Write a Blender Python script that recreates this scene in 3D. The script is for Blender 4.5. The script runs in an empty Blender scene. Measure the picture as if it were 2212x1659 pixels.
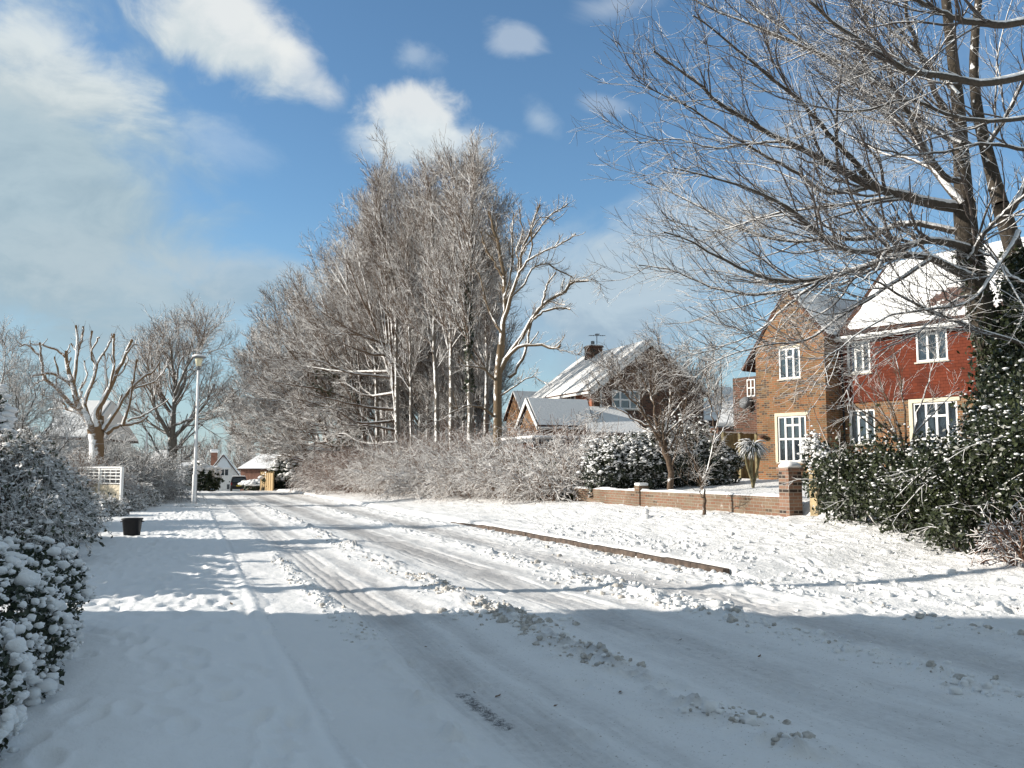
# Snowy residential street in low winter sun. Camera, sky and sun first, then ground, trees, shrubs, buildings.
import bpy, math, random
import numpy as np
from mathutils import Vector, Matrix, Euler
rnd = random.Random(7)
RNG = np.random.default_rng(11)
C = bpy.context.scene.collection
SC = bpy.context.scene

# ------------------------------------------------------------------ camera, sky, sun, exposure
F, CX, CY, HZ, EYE = 1900.0, 1106.0, 829.5, 1008.0, 1.55
YAW = math.radians(20.0)
PITCH = math.atan((HZ - CY) / F)
cam_d = bpy.data.cameras.new('camera')
cam = bpy.data.objects.new('camera', cam_d); C.objects.link(cam)
cam.location = (0, 0, EYE)
cam.rotation_euler = (math.pi / 2 + PITCH, 0, -YAW)
cam_d.sensor_width = 36; cam_d.lens = 36 * F / 2212
cam_d.clip_start = 0.1; cam_d.clip_end = 3000
SC.camera = cam
SC.view_settings.view_transform = 'Standard'; SC.view_settings.look = 'None'
SC.view_settings.gamma = 1.0
SC.view_settings.exposure = 0.82
SC.cycles.max_bounces = 6; SC.cycles.diffuse_bounces = 3; SC.cycles.transparent_max_bounces = 8
SUN_EL, SUN_AZ = math.radians(22.0), math.radians(-72.0)       # azimuth from +Y towards +X
SUND = Vector((math.sin(SUN_AZ) * math.cos(SUN_EL), math.cos(SUN_AZ) * math.cos(SUN_EL), math.sin(SUN_EL)))
sl = bpy.data.lights.new('sun', 'SUN'); sl.energy = 3.95; sl.angle = math.radians(0.5); sl.color = (1.0, 0.925, 0.82)
so = bpy.data.objects.new('sun', sl); C.objects.link(so)
so.rotation_euler = SUND.to_track_quat('Z', 'Y').to_euler()


class NT:
    """small helper for node trees"""
    def __init__(s, tree):
        s.t = tree; s.n = tree.nodes; s.l = tree.links
    def node(s, typ, **kw):
        n = s.n.new(typ)
        for k, v in kw.items(): setattr(n, k, v)
        return n
    def put(s, sock, v):
        if isinstance(v, bpy.types.NodeSocket): s.l.new(v, sock)
        elif v is not None:
            if sock.type == 'RGBA' and len(v) == 3: v = (*v, 1)
            sock.default_value = v
    def m(s, op, a, b=None, c=None, clamp=False):
        n = s.node('ShaderNodeMath', operation=op, use_clamp=clamp)
        s.put(n.inputs[0], a)
        if b is not None: s.put(n.inputs[1], b)
        if c is not None: s.put(n.inputs[2], c)
        return n.outputs[0]
    def vm(s, op, a, b=None):
        n = s.node('ShaderNodeVectorMath', operation=op)
        s.put(n.inputs[0], a)
        if b is not None: s.put(n.inputs[1], b)
        return n.outputs['Value'] if op == 'DOT_PRODUCT' else n.outputs[0]
    def mix(s, f, a, b, mode='MIX'):
        n = s.node('ShaderNodeMix', data_type='RGBA', blend_type=mode)
        s.put(n.inputs[0], f); s.put(n.inputs[6], a); s.put(n.inputs[7], b)
        return n.outputs[2]
    def noise(s, vec, scale, detail=3, rough=0.55, out=0):
        n = s.node('ShaderNodeTexNoise')
        if vec is not None: s.put(n.inputs['Vector'], vec)
        n.inputs['Scale'].default_value = scale; n.inputs['Detail'].default_value = detail
        n.inputs['Roughness'].default_value = rough
        return n.outputs[out]
    def ss(s, v, lo, hi, a=0.0, b=1.0):
        n = s.node('ShaderNodeMapRange', interpolation_type='SMOOTHSTEP')
        s.put(n.inputs[0], v)
        for i, x in enumerate((lo, hi, a, b)): s.put(n.inputs[i + 1], x)
        return n.outputs[0]


def pix_azel(px, py):
    a, b = (px - CX) / F, (CY - py) / F
    fw = math.cos(PITCH) - b * math.sin(PITCH); up = math.sin(PITCH) + b * math.cos(PITCH)
    return math.atan2(a, fw) + YAW, math.atan2(up, math.hypot(a, fw))


def make_world():
    w = bpy.data.worlds.new('World'); SC.world = w; w.use_nodes = True
    T = NT(w.node_tree); T.n.clear()
    sky = T.node('ShaderNodeTexSky', sky_type='NISHITA', sun_disc=False)
    sky.sun_elevation = SUN_EL; sky.sun_rotation = SUN_AZ
    sky.altitude = 50; sky.air_density = 1.0; sky.dust_density = 0.15; sky.ozone_density = 2.5
    gen = T.node('ShaderNodeTexCoord').outputs['Generated']
    sep = T.node('ShaderNodeSeparateXYZ'); T.put(sep.inputs[0], gen)
    x, y, z = sep.outputs
    az = T.m('ARCTAN2', x, y); el = T.m('ARCSINE', z)
    # cloud fields: noise stretched along the horizon
    comb = T.node('ShaderNodeCombineXYZ'); T.put(comb.inputs[0], az); T.put(comb.inputs[1], T.m('MULTIPLY', el, 1.5))
    cv = comb.outputs[0]
    warp = T.noise(cv, 5.0, 2, 0.5, 1)
    cv2 = T.vm('ADD', cv, T.vm('MULTIPLY', T.vm('SUBTRACT', warp, (0.5, 0.5, 0.5)), (0.16, 0.13, 0.0)))
    big = T.m('SUBTRACT', T.noise(cv2, 7.0, 6, 0.55), 0.5)
    fine = T.m('SUBTRACT', T.noise(cv2, 20.0, 8, 0.6), 0.5)
    base = T.mix(1.0, sky.outputs[0], (0.86, 1.04, 1.09, 1), 'MULTIPLY')
    low = T.ss(el, 0.30, -0.02)
    base = T.mix(T.m('MULTIPLY', low, 0.80), base, (2.75, 3.6, 4.15, 1))
    # unseen grey cloud added overhead and behind the viewer to neutralise the shade fill
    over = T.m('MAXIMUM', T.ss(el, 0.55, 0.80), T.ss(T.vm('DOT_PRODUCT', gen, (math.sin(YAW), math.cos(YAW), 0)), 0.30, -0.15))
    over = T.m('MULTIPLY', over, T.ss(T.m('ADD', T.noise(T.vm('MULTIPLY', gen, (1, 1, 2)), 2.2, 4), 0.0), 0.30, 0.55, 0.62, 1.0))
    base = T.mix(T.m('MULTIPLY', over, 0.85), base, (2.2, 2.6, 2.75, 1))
    col = base
    W = (5.7, 5.85, 5.75)
    # px, py, half width, half height, angle, rough, edge softness, opacity, lit colour, shade colour
    blobs = [
        (40, 420, 380, 430, -0.5, .7, 1.0, .9, (3.1, 3.85, 4.15), (2.45, 3.2, 3.6)),
        (280, 640, 320, 150, 0.1, .8, 1.1, .8, (3.2, 3.9, 4.3), (2.5, 3.3, 3.8)),
        (560, 610, 190, 75, 0.0, 1.0, .8, .75, (3.1, 3.8, 4.3), (2.2, 3.0, 3.6)),
        (1290, 660, 330, 190, 0.1, .8, 1.1, .85, (3.5, 4.2, 4.7), (2.4, 3.1, 3.8)),
        (1500, 520, 210, 120, 0.0, 1.0, 1.0, .6, (3.9, 4.5, 4.9), (3.1, 3.8, 4.3)),
        (110, 140, 210, 110, 0.25, 1.2, 1.0, .75, (5.4, 5.7, 5.6), (3.9, 4.4, 4.6)),
        (490, 65, 215, 105, 0.35, 1.1, .85, .9, W, (4.4, 4.9, 5.0)),
        (630, 135, 130, 45, 0.60, .7, 1.0, .6, W, (4.6, 5.0, 5.2)),
        (895, 268, 118, 84, 0.05, 1.15, .75, .85, W, (4.2, 4.8, 5.1)),
        (930, 315, 220, 60, 0.0, .9, 1.0, .7, (5.2, 5.6, 5.7), (3.9, 4.5, 4.9)),
        (1110, 85, 70, 38, 0.1, 1.6, 1.1, .4, (5.0, 5.4, 5.7), (5.0, 5.4, 5.7)),
        (895, 118, 60, 36, 0.3, 1.6, 1.2, .35, (4.8, 5.3, 5.7), (4.6, 5.2, 5.6)),
        (1165, 258, 65, 42, 0.5, 1.6, 1.2, .38, (4.6, 5.2, 5.6), (4.6, 5.2, 5.6)),
        (480, 310, 150, 60, 0.2, 1.2, 1.3, .22, (5.0, 5.6, 6.0), (4.4, 5.0, 5.4)),
        (1330, 10, 120, 40, -0.1, 1.2, 1.3, .4, (4.8, 5.2, 5.6), (4.2, 4.7, 5.2)),
        (1850, 330, 300, 200, -0.2, 1.0, 1.2, .35, (4.4, 5.0, 5.4), (3.6, 4.2, 4.8)),
        (1300, 225, 60, 22, 0.2, 1.2, 1.2, .3, (4.8, 5.2, 5.6), (4.4, 4.8, 5.2)),
    ]
    for (px, py, hw, hh, an, ro, so_, op, lit, sh) in blobs:
        a0, e0 = pix_azel(px, py)
        sa, se = hw / F, hh / F
        da = T.m('SUBTRACT', az, a0); de = T.m('SUBTRACT', el, e0)
        ca, sn = math.cos(an), math.sin(an)          # positive angle: right end lower
        u = T.m('SUBTRACT', T.m('MULTIPLY', da, ca / sa), T.m('MULTIPLY', de, sn / sa))
        v = T.m('ADD', T.m('MULTIPLY', da, sn / se), T.m('MULTIPLY', de, ca / se))
        d2 = T.m('ADD', T.m('MULTIPLY', u, u), T.m('MULTIPLY', v, v))
        f = T.m('SUBTRACT', 1.0, T.m('SQRT', d2))
        f = T.m('ADD', f, T.m('MULTIPLY', big, ro * 1.3)); f = T.m('ADD', f, T.m('MULTIPLY', fine, ro * 0.8))
        mask = T.m('MULTIPLY', T.ss(f, -0.12, so_ * 0.75 - 0.12), op)
        shade = T.ss(T.m('ADD', v, T.m('MULTIPLY', fine, 2.5)), -0.75, 0.45)
        col = T.mix(mask, col, T.mix(shade, sh, lit))
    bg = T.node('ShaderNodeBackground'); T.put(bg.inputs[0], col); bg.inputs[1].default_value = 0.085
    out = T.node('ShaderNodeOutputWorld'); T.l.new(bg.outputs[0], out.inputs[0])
make_world()

# ------------------------------------------------------------------ basic helpers
def P(px, py, d):
    """photo pixel (2212 wide) at horizontal camera depth d -> world"""
    a, b = (px - CX) / F, (CY - py) / F
    k = d / (math.cos(PITCH) - b * math.sin(PITCH))
    Xc, z = a * k, EYE + (math.sin(PITCH) + b * math.cos(PITCH)) * k
    return np.array([Xc * math.cos(YAW) + d * math.sin(YAW), d * math.cos(YAW) - Xc * math.sin(YAW), z])


def sst(x, a, b):
    t = np.clip((np.asarray(x, float) - a) / (b - a), 0, 1); return t * t * (3 - 2 * t)


def H(X, Y):
    """height of the land"""
    X = np.asarray(X, float); Y = np.asarray(Y, float)
    yy = np.clip(Y, -50, 400)
    z = -0.0063 * yy - 0.0003 * np.clip(yy - 60, 0, 50) ** 2 - 0.03 * np.clip(yy - 110, 0, 90)
    kerb = 0.03 + 0.08 * sst(Y, 10.3, 11.5)
    r = np.where(X > 7.4, kerb + (0.40 * sst(X, 7.6, 12.6)), 0)
    gm = sst(Y, 14.0, 15.5) * (1 - sst(Y, 60, 90))
    r = r + np.where(X > 12.3, gm * (0.33 * sst(X, 12.3, 12.7) + 0.35 * sst(X, 12.7, 20)), 0)
    l = np.where(X < 0.86, 0.045 + 0.45 * sst(-X, 2.4, 8.0), 0)
    return z + r + l


def ground_z(x, y): return float(H(x, y))


def _hash(ix, iy, seed):
    h = (ix.astype(np.int64) * 374761393 + iy.astype(np.int64) * 668265263 + seed * 974634777) & 0xFFFFFFFF
    h = ((h ^ (h >> 13)) * 1274126177) & 0xFFFFFFFF
    return ((h ^ (h >> 16)) & 0xFFFF) / 65535.0


def vnoise(x, y, seed=0):
    ix, iy = np.floor(x), np.floor(y); fx, fy = x - ix, y - iy
    fx = fx * fx * (3 - 2 * fx); fy = fy * fy * (3 - 2 * fy)
    a = _hash(ix, iy, seed); b = _hash(ix + 1, iy, seed); c = _hash(ix, iy + 1, seed); d = _hash(ix + 1, iy + 1, seed)
    return (a * (1 - fx) + b * fx) * (1 - fy) + (c * (1 - fx) + d * fx) * fy - 0.5


def fbm(x, y, seed=0, oct=4):
    s = 0; a = 1.0
    for i in range(oct):
        s = s + a * vnoise(x, y, seed + i * 17); x = x * 2.03; y = y * 2.03; a *= 0.5
    return s


def mesh_np(name, V, Fq, mat, parent=None, smooth=True, attr=None):
    """V (n,3); Fq (m,k) all faces with k corners (or a list of such arrays)"""
    me = bpy.data.meshes.new(name)
    Fs = [f for f in (Fq if isinstance(Fq, list) else [Fq]) if len(f)]
    me.vertices.add(len(V)); me.vertices.foreach_set('co', np.asarray(V, np.float32).ravel())
    loops = np.concatenate([f.ravel() for f in Fs]).astype(np.int32)
    counts = np.concatenate([np.full(len(f), f.shape[1]) for f in Fs]).astype(np.int32)
    starts = np.concatenate([[0], np.cumsum(counts)[:-1]]).astype(np.int32)
    me.loops.add(len(loops)); me.loops.foreach_set('vertex_index', loops)
    me.polygons.add(len(counts)); me.polygons.foreach_set('loop_start', starts)
    me.polygons.foreach_set('loop_total', counts)
    me.polygons.foreach_set('use_smooth', np.full(len(counts), smooth))
    me.update(calc_edges=True); me.validate()
    if attr:
        for k, v in attr.items():
            a = me.attributes.new(k, 'FLOAT', 'POINT'); a.data.foreach_set('value', np.asarray(v, np.float32))
    me.materials.append(mat)
    o = bpy.data.objects.new(name, me); C.objects.link(o)
    if parent is not None: o.parent = parent
    return o


def tag(o, label, cat, group=None, kind=None):
    if label: o['label'] = label
    if cat: o['category'] = cat
    if group: o['group'] = group
    if kind: o['kind'] = kind
    return o


def thing(name, label, cat, loc=(0, 0, 0), rz=0.0, group=None):
    o = bpy.data.objects.new(name, None); C.objects.link(o); o.empty_display_size = 0.2
    o.location = [float(v) for v in loc]; o.rotation_euler = (0, 0, rz)
    return tag(o, label, cat, group)


class MB:
    """collects boxes, prisms, tubes into one mesh"""
    def __init__(s): s.v = []; s.f = []
    def add(s, vs, fs):
        o = len(s.v); s.v += [tuple(float(c) for c in v) for v in vs]; s.f += [tuple(i + o for i in f) for f in fs]; return s
    def box(s, x0, x1, y0, y1, z0, z1):
        return s.add([(x0, y0, z0), (x1, y0, z0), (x1, y1, z0), (x0, y1, z0), (x0, y0, z1), (x1, y0, z1), (x1, y1, z1), (x0, y1, z1)],
                     [(0, 3, 2, 1), (4, 5, 6, 7), (0, 1, 5, 4), (1, 2, 6, 5), (2, 3, 7, 6), (3, 0, 4, 7)])
    def slab(s, quad, t):
        """quad of 4 (or 3) points thickened by t along its normal"""
        q = [Vector(p) for p in quad]; n = (q[1] - q[0]).cross(q[2] - q[0]).normalized()
        if n.z < 0: q = q[::-1]; n = -n
        k = len(q); vs = q + [p + n * t for p in q]
        fs = [tuple(range(k))[::-1], tuple(range(k, 2 * k))] + [(i, (i + 1) % k, k + (i + 1) % k, k + i) for i in range(k)]
        return s.add(vs, fs)
    def prism(s, poly, axis, a, b):
        """polygon (list of 2d) extruded along axis 'x','y','z' from a to b"""
        def mk(p, c): return {'x': (c, p[0], p[1]), 'y': (p[0], c, p[1]), 'z': (p[0], p[1], c)}[axis]
        k = len(poly); vs = [mk(p, a) for p in poly] + [mk(p, b) for p in poly]
        return s.add(vs, [tuple(range(k)), tuple(range(2 * k - 1, k - 1, -1))] + [(i, k + i, k + (i + 1) % k, (i + 1) % k) for i in range(k)])
    def rod(s, p, q, r0, r1=None, n=10):
        r1 = r0 if r1 is None else r1
        p, q = Vector(p), Vector(q); t = (q - p).normalized(); a = t.orthogonal().normalized(); b = t.cross(a)
        vs = [p + (a * math.cos(i * 2 * math.pi / n) + b * math.sin(i * 2 * math.pi / n)) * r0 for i in range(n)]
        vs += [q + (a * math.cos(i * 2 * math.pi / n) + b * math.sin(i * 2 * math.pi / n)) * r1 for i in range(n)]
        return s.add(vs, [(i, (i + 1) % n, n + (i + 1) % n, n + i) for i in range(n)] + [tuple(range(n))[::-1], tuple(range(n, 2 * n))])
    def lathe(s, prof, c=(0, 0, 0), n=20, power=2.0):
        vs = []
        for (r, z) in prof:
            for i in range(n):
                a = i * 2 * math.pi / n; ca, sa = math.cos(a), math.sin(a)
                k = (abs(ca) ** power + abs(sa) ** power) ** (-1 / power)
                vs.append((c[0] + r * ca * k, c[1] + r * sa * k, c[2] + z))
        m = len(prof)
        fs = [(j * n + i, j * n + (i + 1) % n, (j + 1) * n + (i + 1) % n, (j + 1) * n + i) for j in range(m - 1) for i in range(n)]
        fs += [tuple(range(n))[::-1], tuple(range((m - 1) * n, m * n))]
        return s.add(vs, fs)
    def build(s, name, mat, parent=None, smooth=False, bevel=0.0):
        me = bpy.data.meshes.new(name); me.from_pydata(s.v, [], s.f); me.update(); me.materials.append(mat)
        if smooth: me.polygons.foreach_set('use_smooth', [True] * len(me.polygons))
        o = bpy.data.objects.new(name, me); C.objects.link(o)
        if parent is not None: o.parent = parent
        if bevel:
            b = o.modifiers.new('bevel', 'BEVEL'); b.width = bevel; b.segments = 2; b.limit_method = 'ANGLE'
        return o


# ------------------------------------------------------------------ materials
def new_mat(name):
    m = bpy.data.materials.new(name); m.use_nodes = True
    T = NT(m.node_tree); b = T.n['Principled BSDF']; return m, T, b


def pos(T): return T.node('ShaderNodeNewGeometry').outputs['Position']
def objc(T): return T.node('ShaderNodeTexCoord').outputs['Object']


def bump(T, b, h, dist, strength=1.0):
    n = T.node('ShaderNodeBump'); T.put(n.inputs['Height'], h); n.inputs['Distance'].default_value = dist
    n.inputs['Strength'].default_value = strength; T.l.new(n.outputs[0], b.inputs['Normal'])


def plain(name, col, rough=0.6, var=0.15, scale=8, metal=0.0, spec=0.5, bmp=0.0):
    m, T, b = new_mat(name)
    n = T.noise(objc(T), scale, 4)
    c = T.mix(T.ss(n, 0.3, 0.7), tuple(v * (1 - var) for v in col), tuple(min(1, v * (1 + var)) for v in col))
    T.put(b.inputs['Base Color'], c); b.inputs['Roughness'].default_value = rough; b.inputs['Metallic'].default_value = metal
    b.inputs['Specular IOR Level'].default_value = spec
    if bmp: bump(T, b, n, bmp)
    return m


SNOW = (0.88, 0.875, 0.865)


def snow_mat(name='snow', grain=0.012):
    m, T, b = new_mat(name); p = pos(T)
    n = T.noise(p, 9, 5, 0.6); n2 = T.noise(p, 60, 3, 0.6)
    T.put(b.inputs['Base Color'], T.mix(n, (0.83, 0.83, 0.83), (0.90, 0.895, 0.885)))
    b.inputs['Roughness'].default_value = 0.75; b.inputs['Specular IOR Level'].default_value = 0.25
    bump(T, b, T.m('ADD', n, T.m('MULTIPLY', n2, 0.35)), grain)
    return m


def bark_mat(name, c0, c1, amount=0.2, scale=6, noise_amt=0.9, lean=(-0.45, -0.1, 0.88), snowcol=SNOW, moss=None):
    """bark with snow lying on the upper and windward side of every branch"""
    m, T, b = new_mat(name); g = T.node('ShaderNodeNewGeometry'); p = g.outputs['Position']
    n = T.noise(p, scale, 4, 0.6); nf = T.noise(p, scale * 4, 2, 0.5)
    col = T.mix(nf, c0, c1)
    if moss: col = T.mix(T.ss(T.noise(p, 1.7, 3), 0.45, 0.65), col, moss)
    d = T.vm('DOT_PRODUCT', g.outputs['Normal'], Vector(lean).normalized())
    v = T.m('ADD', d, T.m('MULTIPLY', T.m('SUBTRACT', n, 0.5), noise_amt))
    mask = T.ss(v, amount - 0.06, amount + 0.06)
    T.put(b.inputs['Base Color'], T.mix(mask, col, snowcol))
    b.inputs['Roughness'].default_value = 0.85; b.inputs['Specular IOR Level'].default_value = 0.15
    bump(T, b, T.m('ADD', nf, T.m('MULTIPLY', mask, 0.6)), 0.02)
    return m


def leaf_mat(name, c0, c1, rough=0.45, snow=0.0):
    m, T, b = new_mat(name); g = T.node('ShaderNodeNewGeometry'); p = g.outputs['Position']
    n = T.noise(p, 25, 2); n2 = T.noise(p, 2.2, 3)
    col = T.mix(T.ss(T.m('ADD', T.m('MULTIPLY', n, 0.6), T.m('MULTIPLY', n2, 0.4)), 0.35, 0.65), c0, c1)
    if snow > 0:
        nz = T.node('ShaderNodeSeparateXYZ'); T.put(nz.inputs[0], g.outputs['True Normal'])
        v = T.m('ADD', T.m('MULTIPLY', T.m('ABSOLUTE', nz.outputs[2]), 0.8), T.m('MULTIPLY', T.m('SUBTRACT', T.noise(p, 5, 3), 0.5), 2.0))
        col = T.mix(T.ss(v, 1 - snow - .05, 1 - snow + 0.05), col, SNOW)
    T.put(b.inputs['Base Color'], col); b.inputs['Roughness'].default_value = rough
    return m


def brick_mat(name, c1, c2, mortar, w=0.225, h=0.075, ms=0.010, dark=0.3, snow=0.0, headers=None):
    m, T, b = new_mat(name); oc = objc(T)
    s = T.node('ShaderNodeSeparateXYZ'); T.put(s.inputs[0], oc)
    cb = T.node('ShaderNodeCombineXYZ'); T.put(cb.inputs[0], T.m('ADD', s.outputs[0], s.outputs[1])); T.put(cb.inputs[1], s.outputs[2])
    br = T.node('ShaderNodeTexBrick'); T.put(br.inputs['Vector'], cb.outputs[0])
    br.inputs['Scale'].default_value = 1.0; br.inputs['Brick Width'].default_value = w; br.inputs['Row Height'].default_value = h
    br.inputs['Mortar Size'].default_value = ms; br.inputs['Mortar Smooth'].default_value = 0.2
    T.put(br.inputs['Color1'], c1); T.put(br.inputs['Color2'], c2); T.put(br.inputs['Mortar'], mortar)
    # some burnt bricks: a cell id per brick
    row = T.m('FLOOR', T.m('DIVIDE', s.outputs[2], h))
    off = T.m('MULTIPLY', T.m('MODULO', T.m('ABSOLUTE', row), 2.0), 0.5)
    colm = T.m('FLOOR', T.m('ADD', T.m('DIVIDE', cb.inputs[0].links[0].from_socket, w), off))
    ci = T.node('ShaderNodeCombineXYZ'); T.put(ci.inputs[0], colm); T.put(ci.inputs[1], row)
    wn = T.node('ShaderNodeTexWhiteNoise', noise_dimensions='2D'); T.put(wn.inputs['Vector'], ci.outputs[0])
    col = T.mix(T.m('MULTIPLY', T.ss(wn.outputs[0], 1 - dark, 1 - dark + .05), T.m('SUBTRACT', 1.0, br.outputs['Fac'])), br.outputs[0], headers or (0.05, 0.04, 0.035))
    n = T.noise(oc, 1.3, 4)
    col = T.mix(T.ss(n, 0.35, 0.75), col, T.mix(1.0, col, (0.72, 0.70, 0.68, 1), 'MULTIPLY'))
    if snow > 0:
        n3 = T.noise(T.vm('MULTIPLY', oc, (9, 9, 3)), 1.0, 4, 0.7)
        col = T.mix(T.m('MULTIPLY', T.ss(n3, 1 - snow, 1.08 - snow), .8), col, (0.52, 0.50, 0.46))
    T.put(b.inputs['Base Color'], col); b.inputs['Roughness'].default_value = 0.9; b.inputs['Specular IOR Level'].default_value = .2
    bump(T, b, T.m('SUBTRACT', 1.0, br.outputs['Fac']), 0.006)
    return m


def tile_mat(name, c1, c2, w=0.165, h=0.1):
    m, T, b = new_mat(name); oc = objc(T)
    s = T.node('ShaderNodeSeparateXYZ'); T.put(s.inputs[0], oc)
    cb = T.node('ShaderNodeCombineXYZ'); T.put(cb.inputs[0], T.m('ADD', s.outputs[0], s.outputs[1])); T.put(cb.inputs[1], s.outputs[2])
    br = T.node('ShaderNodeTexBrick'); T.put(br.inputs['Vector'], cb.outputs[0])
    br.inputs['Scale'].default_value = 1.0; br.inputs['Brick Width'].default_value = w; br.inputs['Row Height'].default_value = h
    br.inputs['Mortar Size'].default_value = 0.007; br.inputs['Mortar Smooth'].default_value = 0.6
    T.put(br.inputs['Color1'], c1); T.put(br.inputs['Color2'], c2); T.put(br.inputs['Mortar'], tuple(v * .45 for v in c1))
    n = T.noise(oc, 1.6, 4, .6)
    col = T.mix(T.ss(n, 0.3, 0.75), br.outputs[0], T.mix(1.0, br.outputs[0], (0.62, 0.66, 0.72, 1), 'MULTIPLY'))
    T.put(b.inputs['Base Color'], col); b.inputs['Roughness'].default_value = 0.9; b.inputs['Specular IOR Level'].default_value = .1
    saw = T.m('SUBTRACT', 1.0, T.m('FRACT', T.m('DIVIDE', s.outputs[2], h)))
    bump(T, b, saw, 0.012)
    return m


M = {}
M['snow'] = snow_mat()
M['snow_roof'] = snow_mat('roof_snow', 0.03)
M['white'] = plain('white_paint', (0.78, 0.78, 0.76), 0.4, 0.05)
M['white_wall'] = plain('white_render', (0.72, 0.72, 0.70), 0.85, 0.08, 3)
M['black'] = plain('black_plastic', (0.009, 0.010, 0.013), 0.6, 0.3, spec=.3)
M['glass'] = plain('window_glass', (0.03, 0.04, 0.05), 0.08, 0.3, 2, spec=0.8)
M['curtain'] = plain('curtain', (0.78, 0.80, 0.82), 0.9, 0.15, 5)
M['bark_near'] = bark_mat('bark_near', (0.050, 0.042, 0.034), (0.115, 0.095, 0.075), 0.22, 5, 0.8, (-.38, -.05, .92))
M['bark_trunk'] = bark_mat('bark_trunk', (0.035, 0.030, 0.024), (0.095, 0.078, 0.060), 1.0, 4, 1.3, (-.8, -.2, .5))
M['bark_wood'] = bark_mat('bark_wood', (0.09, 0.064, 0.048), (0.23, 0.168, 0.125), 0.30, 4, 1.3, (-.6, -.15, .78))
M['trunk_wood'] = bark_mat('trunk_wood', (0.10, 0.088, 0.075), (0.26, 0.23, 0.195), 0.85, 3, 1.9, (-.8, -.35, .4))
M['bark_pollard'] = bark_mat('bark_pollard', (0.15, 0.10, 0.06), (0.28, 0.18, 0.10), 0.14, 3, 0.9, (-.45, -.1, .88))
M['bark_right'] = bark_mat('bark_right', (0.10, 0.075, 0.05), (0.22, 0.16, 0.10), 0.60, 3, 0.9, (-.55, -.1, .8))
M['bramble'] = bark_mat('bramble', (0.12, 0.075, 0.05), (0.28, 0.18, 0.115), 0.16, 7, 1.5, (-.45, -.1, .85))
M['twig_white'] = bark_mat('twig_white', (0.09, 0.07, 0.055), (0.20, 0.16, 0.12), 0.0, 5, 1.2, (-.2, -.1, .95))
M['leaf_dark'] = leaf_mat('leaf_dark', (0.012, 0.022, 0.010), (0.045, 0.065, 0.022))
M['leaf_ivy'] = leaf_mat('leaf_ivy', (0.010, 0.018, 0.008), (0.044, 0.054, 0.017), 0.4, 0.15)
M['leaf_frost'] = leaf_mat('leaf_frost', (0.020, 0.030, 0.016), (0.06, 0.075, 0.04), 0.6, 0.68)
M['leaf_snowy'] = leaf_mat('leaf_snowy', (0.012, 0.020, 0.010), (0.045, 0.055, 0.025), 0.5, 0.44)
M['twig_near'] = bark_mat('twig_near', (0.065, 0.054, 0.048), (0.14, 0.115, 0.10), 0.30, 5, 1.1, (-.35, -.05, .93))
M['bark_garden'] = bark_mat('bark_garden', (0.07, 0.05, 0.038), (0.16, 0.115, 0.08), 0.50, 5, 1.0, (-.35, -.05, .9))
M['leaf_hedge'] = leaf_mat('leaf_hedge', (0.010, 0.018, 0.009), (0.035, 0.050, 0.020), 0.5, 0.2)
M['brick_a'] = brick_mat('brick_ochre', (0.29, 0.12, 0.05), (0.19, 0.12, 0.062), (0.27, 0.22, 0.155), dark=0.26, headers=(0.09, 0.06, 0.045))
M['brick_b'] = brick_mat('brick_brown', (0.16, 0.07, 0.045), (0.10, 0.05, 0.035), (0.20, 0.16, 0.13), dark=0.25)
M['brick_wall'] = brick_mat('brick_garden', (0.22, 0.115, 0.075), (0.20, 0.15, 0.105), (0.26, 0.23, 0.18), dark=0.06, snow=0.40, headers=(.10,.07,.05))
M['tile_red'] = tile_mat('hung_tiles_red', (0.17, 0.043, 0.023), (0.135, 0.037, 0.022))
M['tile_roof'] = tile_mat('roof_tiles', (0.12, 0.06, 0.04), (0.08, 0.05, 0.04))
M['fence'] = plain('fence_wood', (0.20, 0.17, 0.09), 0.9, 0.35, 5)
M['timber'] = plain('new_timber', (0.36, 0.25, 0.12), 0.8, 0.15, 4)
# ------------------------------------------------------------------ branches: batches of polylines turned into tubes
def resample(ctrl, n):
    c = np.asarray(ctrl, float); k = len(c)
    c = np.vstack([2 * c[0] - c[1], c, 2 * c[-1] - c[-2]])
    out = []
    for t in np.linspace(0, k - 1 - 1e-9, n):
        i = int(t); f = t - i; p0, p1, p2, p3 = c[i], c[i + 1], c[i + 2], c[i + 3]
        out.append(0.5 * ((2 * p1) + (-p0 + p2) * f + (2 * p0 - 5 * p1 + 4 * p2 - p3) * f * f + (-p0 + 3 * p1 - 3 * p2 + p3) * f ** 3))
    return np.array(out)


def unit(v): return v / np.maximum(np.linalg.norm(v, axis=-1, keepdims=True), 1e-9)


class Batch:
    """M polylines of N points with radii"""
    def __init__(s, P_, R_): s.P = P_; s.R = R_
    @staticmethod
    def of(lines, n=14):
        Ps = []; Rs = []
        for ctrl, r0, r1 in lines:
            Ps.append(resample(ctrl, n)); Rs.append(np.linspace(0, 1, n) ** 0.8 * (r1 - r0) + r0)
        return Batch(np.array(Ps), np.array(Rs))
    def wiggle(s, amp, rng):
        k = rng.normal(0, amp, s.P.shape); k[:, 0] = 0; s.P = s.P + k; return s


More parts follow.
